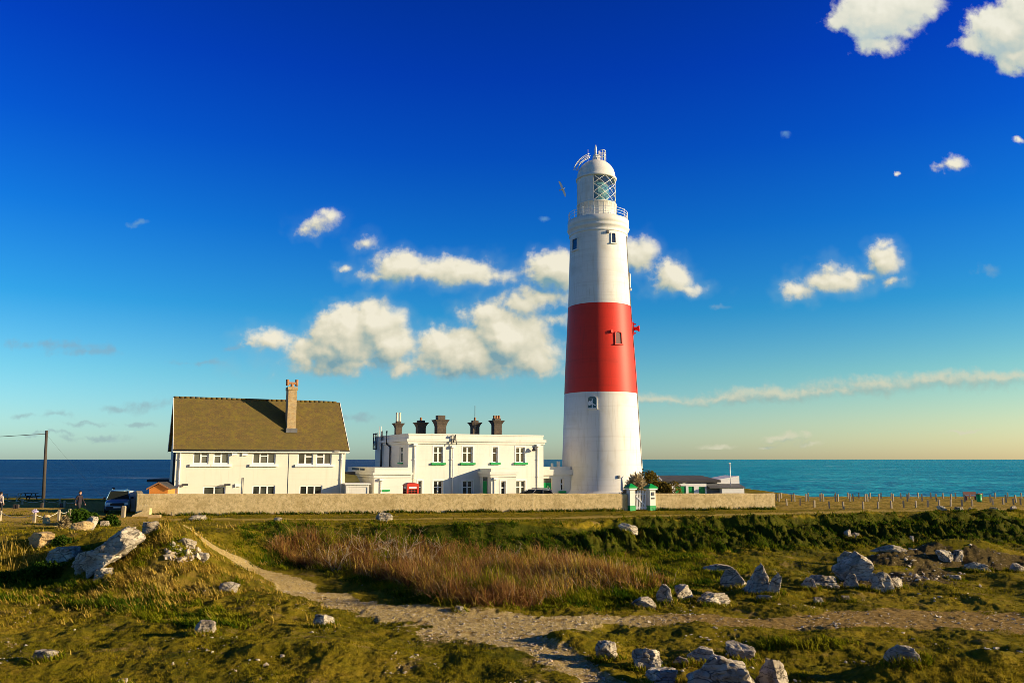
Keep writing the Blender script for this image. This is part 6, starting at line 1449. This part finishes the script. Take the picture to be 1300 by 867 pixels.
mb = MB(); X, Y = scatter(1500, 33, 52, 1.2, 58, .45); pxs, pys = project(X, Y, hbase(X, Y)); keep = inpoly(pxs, pys, RB)
for i, (x_, y_) in enumerate(list(zip(X[keep], Y[keep]))[:110]): twigs(mb, Vector((x_, y_, gz(x_, y_))), .75 + .5 * ((i * 37) % 10) / 10, 1.1, 100 + i, 7, .016, 3, 1)
tag(mb.build('bramble', M['bramble']), 'tangled red-brown bramble stems among the reeds', 'bramble', kind='stuff')
# ------------------------------------------------------------------ leafy bushes
def bush(name, x, y, z, rx, ry, rz, n, size, m, label, cat, seed, lobes=9, spiky=False, stems=7):
    rn = np.random.RandomState(seed); o = empty(name, (x, y, z), 0, label, cat)
    L = rn.randn(lobes, 3); L /= np.linalg.norm(L, axis=1)[:, None]; L[:, 2] = np.abs(L[:, 2]); L *= rn.uniform(.25, .72, lobes)[:, None]
    lr_ = rn.uniform(.28, .5, lobes); k = rn.randint(0, lobes, n); v = rn.randn(n, 3); v /= np.linalg.norm(v, axis=1)[:, None]
    Pn = L[k] + v * (lr_[k] * rn.uniform(.55, 1.08, n) ** .6)[:, None]; Pn = Pn * np.array([rx, ry, rz]); Pn[:, 2] = np.abs(Pn[:, 2])
    a = rn.randn(n, 3); a = a * .8 + v * (1.6 if spiky else .3); a /= np.linalg.norm(a, axis=1)[:, None]
    b = np.cross(a, rn.randn(n, 3)); b /= np.linalg.norm(b, axis=1)[:, None]
    s = size * rn.uniform(.6, 1.3, n)[:, None]; wd = .22 if spiky else .55
    V = np.stack([Pn - a * s * .5, Pn + b * s * wd, Pn + a * s * (1.2 if spiky else .6), Pn - b * s * wd], 1).reshape(-1, 3); F_ = (np.arange(n) * 4)[:, None] + np.arange(4)[None]
    f_ = npmesh('foliage', V, F_, [M[m]]); f_.parent = o
    mb = MB(); rr = random.Random(seed)
    for i in range(stems):
        t = Vector(L[i % lobes] * np.array([rx, ry, rz])); mb.tube([(rr.gauss(0, .1), rr.gauss(0, .1), -.2), t * .5 + Vector((rr.gauss(0, .05), 0, 0)), t], [.05, .035, .012], 5)
    mb.build('stem', M['pole'], o); return o
p = hit(116, 664); bush('leafy_bush', p.x + .1, 52.5, gz(p.x, 52.5) - .1, 1.45, 1.2, 1.45, 5200, .12, 'bush', 'big dark leafy bush beside the pale boulders in front of the person', 'bush', 3, 12)
p = hit(133, 668); bush('leafy_bush', p.x, 51.5, gz(p.x, 51.5) - .1, 1.0, .8, .85, 2400, .12, 'bush', 'lower dark leafy bush right of the big one, below the pale blue car', 'bush', 4, 9)
p = hit(100, 668); bush('twiggy_plant', p.x, 49.5, gz(p.x, 49.5) - .1, .55, .5, .95, 500, .20, 'pale_bush', 'pale spiky plant at the left foot of the big leafy bush', 'plant', 5, 6, True)
p = hit(40, 733); bush('leafy_bush', p.x, p.y, p.z - .1, 1.6, 1.0, .95, 4200, .11, 'bush', 'low dark leafy bush in front of the shadowed slab at the far left', 'bush', 6, 12)
p = hit(8, 735); bush('leafy_bush', p.x, p.y, p.z - .1, 1.1, .8, .6, 2000, .11, 'bush', 'lowest dark leafy bush at the left edge of the photo', 'bush', 7, 9)
p = hit(78, 690); bush('leafy_bush', p.x, p.y, p.z - .1, .9, .7, .55, 1500, .10, 'bush', 'small dark leafy bush between the ochre rock and the biggest tilted slab', 'bush', 8, 8)
p = at(808, 640, 71); bush('garden_shrub', p.x, 71, 0, 2.0, 1.4, 3.1, 4600, .27, 'pale_bush', 'spiky straw-coloured shrub showing above the white gate', 'shrub', 9, 10, True)
p = at(830, 640, 72.5); bush('garden_shrub', p.x, 72.5, 0, 1.8, 1.5, 3.3, 6400, .16, 'brown_bush', 'tall olive-brown shrub behind the right gate pillar', 'shrub', 10, 11)
p = at(846, 640, 72.5); bush('garden_shrub', p.x, 72.0, 0, 1.6, 1.3, 2.5, 4200, .15, 'brown_bush', 'lower olive-brown shrub at the left end of the low building with green doors', 'shrub', 11, 9)

# ------------------------------------------------------------------ loose stones
V0 = np.array([(1, 0, 0), (-1, 0, 0), (0, 1, 0), (0, -1, 0), (0, 0, 1), (0, 0, -1), (.6, .6, .55), (-.6, .55, .6), (.55, -.6, .6), (-.6, -.6, .5)], float)
bm = bmesh.new(); bmesh.ops.create_icosphere(bm, subdivisions=1, radius=1); bm.verts.ensure_lookup_table(); IV = np.array([v.co[:] for v in bm.verts]); IF = np.array([[v.index for v in f.verts] for f in bm.faces]); bm.free()
def stones(name, X, Y, sz, label, seed, m='pebble'):
    rn = np.random.RandomState(seed); n = len(X); Z = hfull(X, Y)
    V = IV[None] * (1 + .35 * rn.randn(n, len(IV), 1)) * (sz[:, None, None] * rn.uniform(.6, 1.4, (n, 1, 3))) * np.array([1, 1, .6])
    V = V + np.stack([X, Y, Z + sz * .15], 1)[:, None, :]; F_ = IF[None] + (np.arange(n) * len(IV))[:, None, None]
    o = npmesh(name, V.reshape(-1, 3), F_.reshape(-1, 3), [M[m]]); tag(o, label, 'stones', kind='stuff')
X, Y = scatter(60000, 20, 46, 2., 61); pa, tr_, di_ = masks(X, Y); u_ = X / Y
keep = rn.rand(len(X)) < pa * np.where(X > 7, .15, .75); X, Y = X[keep], Y[keep]
stones('gravel', X, Y, .010 + .030 * rn.rand(len(X)) ** 3, 'pale loose gravel along the footpaths', 62)
X, Y = scatter(12000, 19, 48, 2., 71); pa, tr_, di_ = masks(X, Y); keep = (fbm(X * .35 + 3, Y * .35, 3) + pa * .5 + di_ * .4 > .26); X, Y = X[keep], Y[keep]
stones('scattered_stones', X, Y, .015 + .06 * rn.rand(len(X)) ** 5, 'small pale stones scattered over the turf', 72)
X, Y = scatter(60000, 34, 52, 1.5, 81, .6); pxs, pys = project(X, Y, hbase(X, Y)); sel = (((pxs - 232) / 22) ** 2 + ((pys - 702) / 15) ** 2 < 1) & (rn.rand(len(X)) < .6); X, Y = X[sel], Y[sel]
stones('stone_heap', X, Y, .03 + .20 * rn.rand(len(X)) ** 2.2, 'heap of small pale stones on the grassy mound at the left', 82)
X, Y = scatter(9000, 36, 58, 1.5, 91); pa, tr_, di_ = masks(X, Y); keep = rn.rand(len(X)) < di_ * .5; X, Y = X[keep], Y[keep]
stones('rubble', X, Y, .03 + .10 * rn.rand(len(X)) ** 3, 'pale rubble on the bare brown earth at the right', 92)
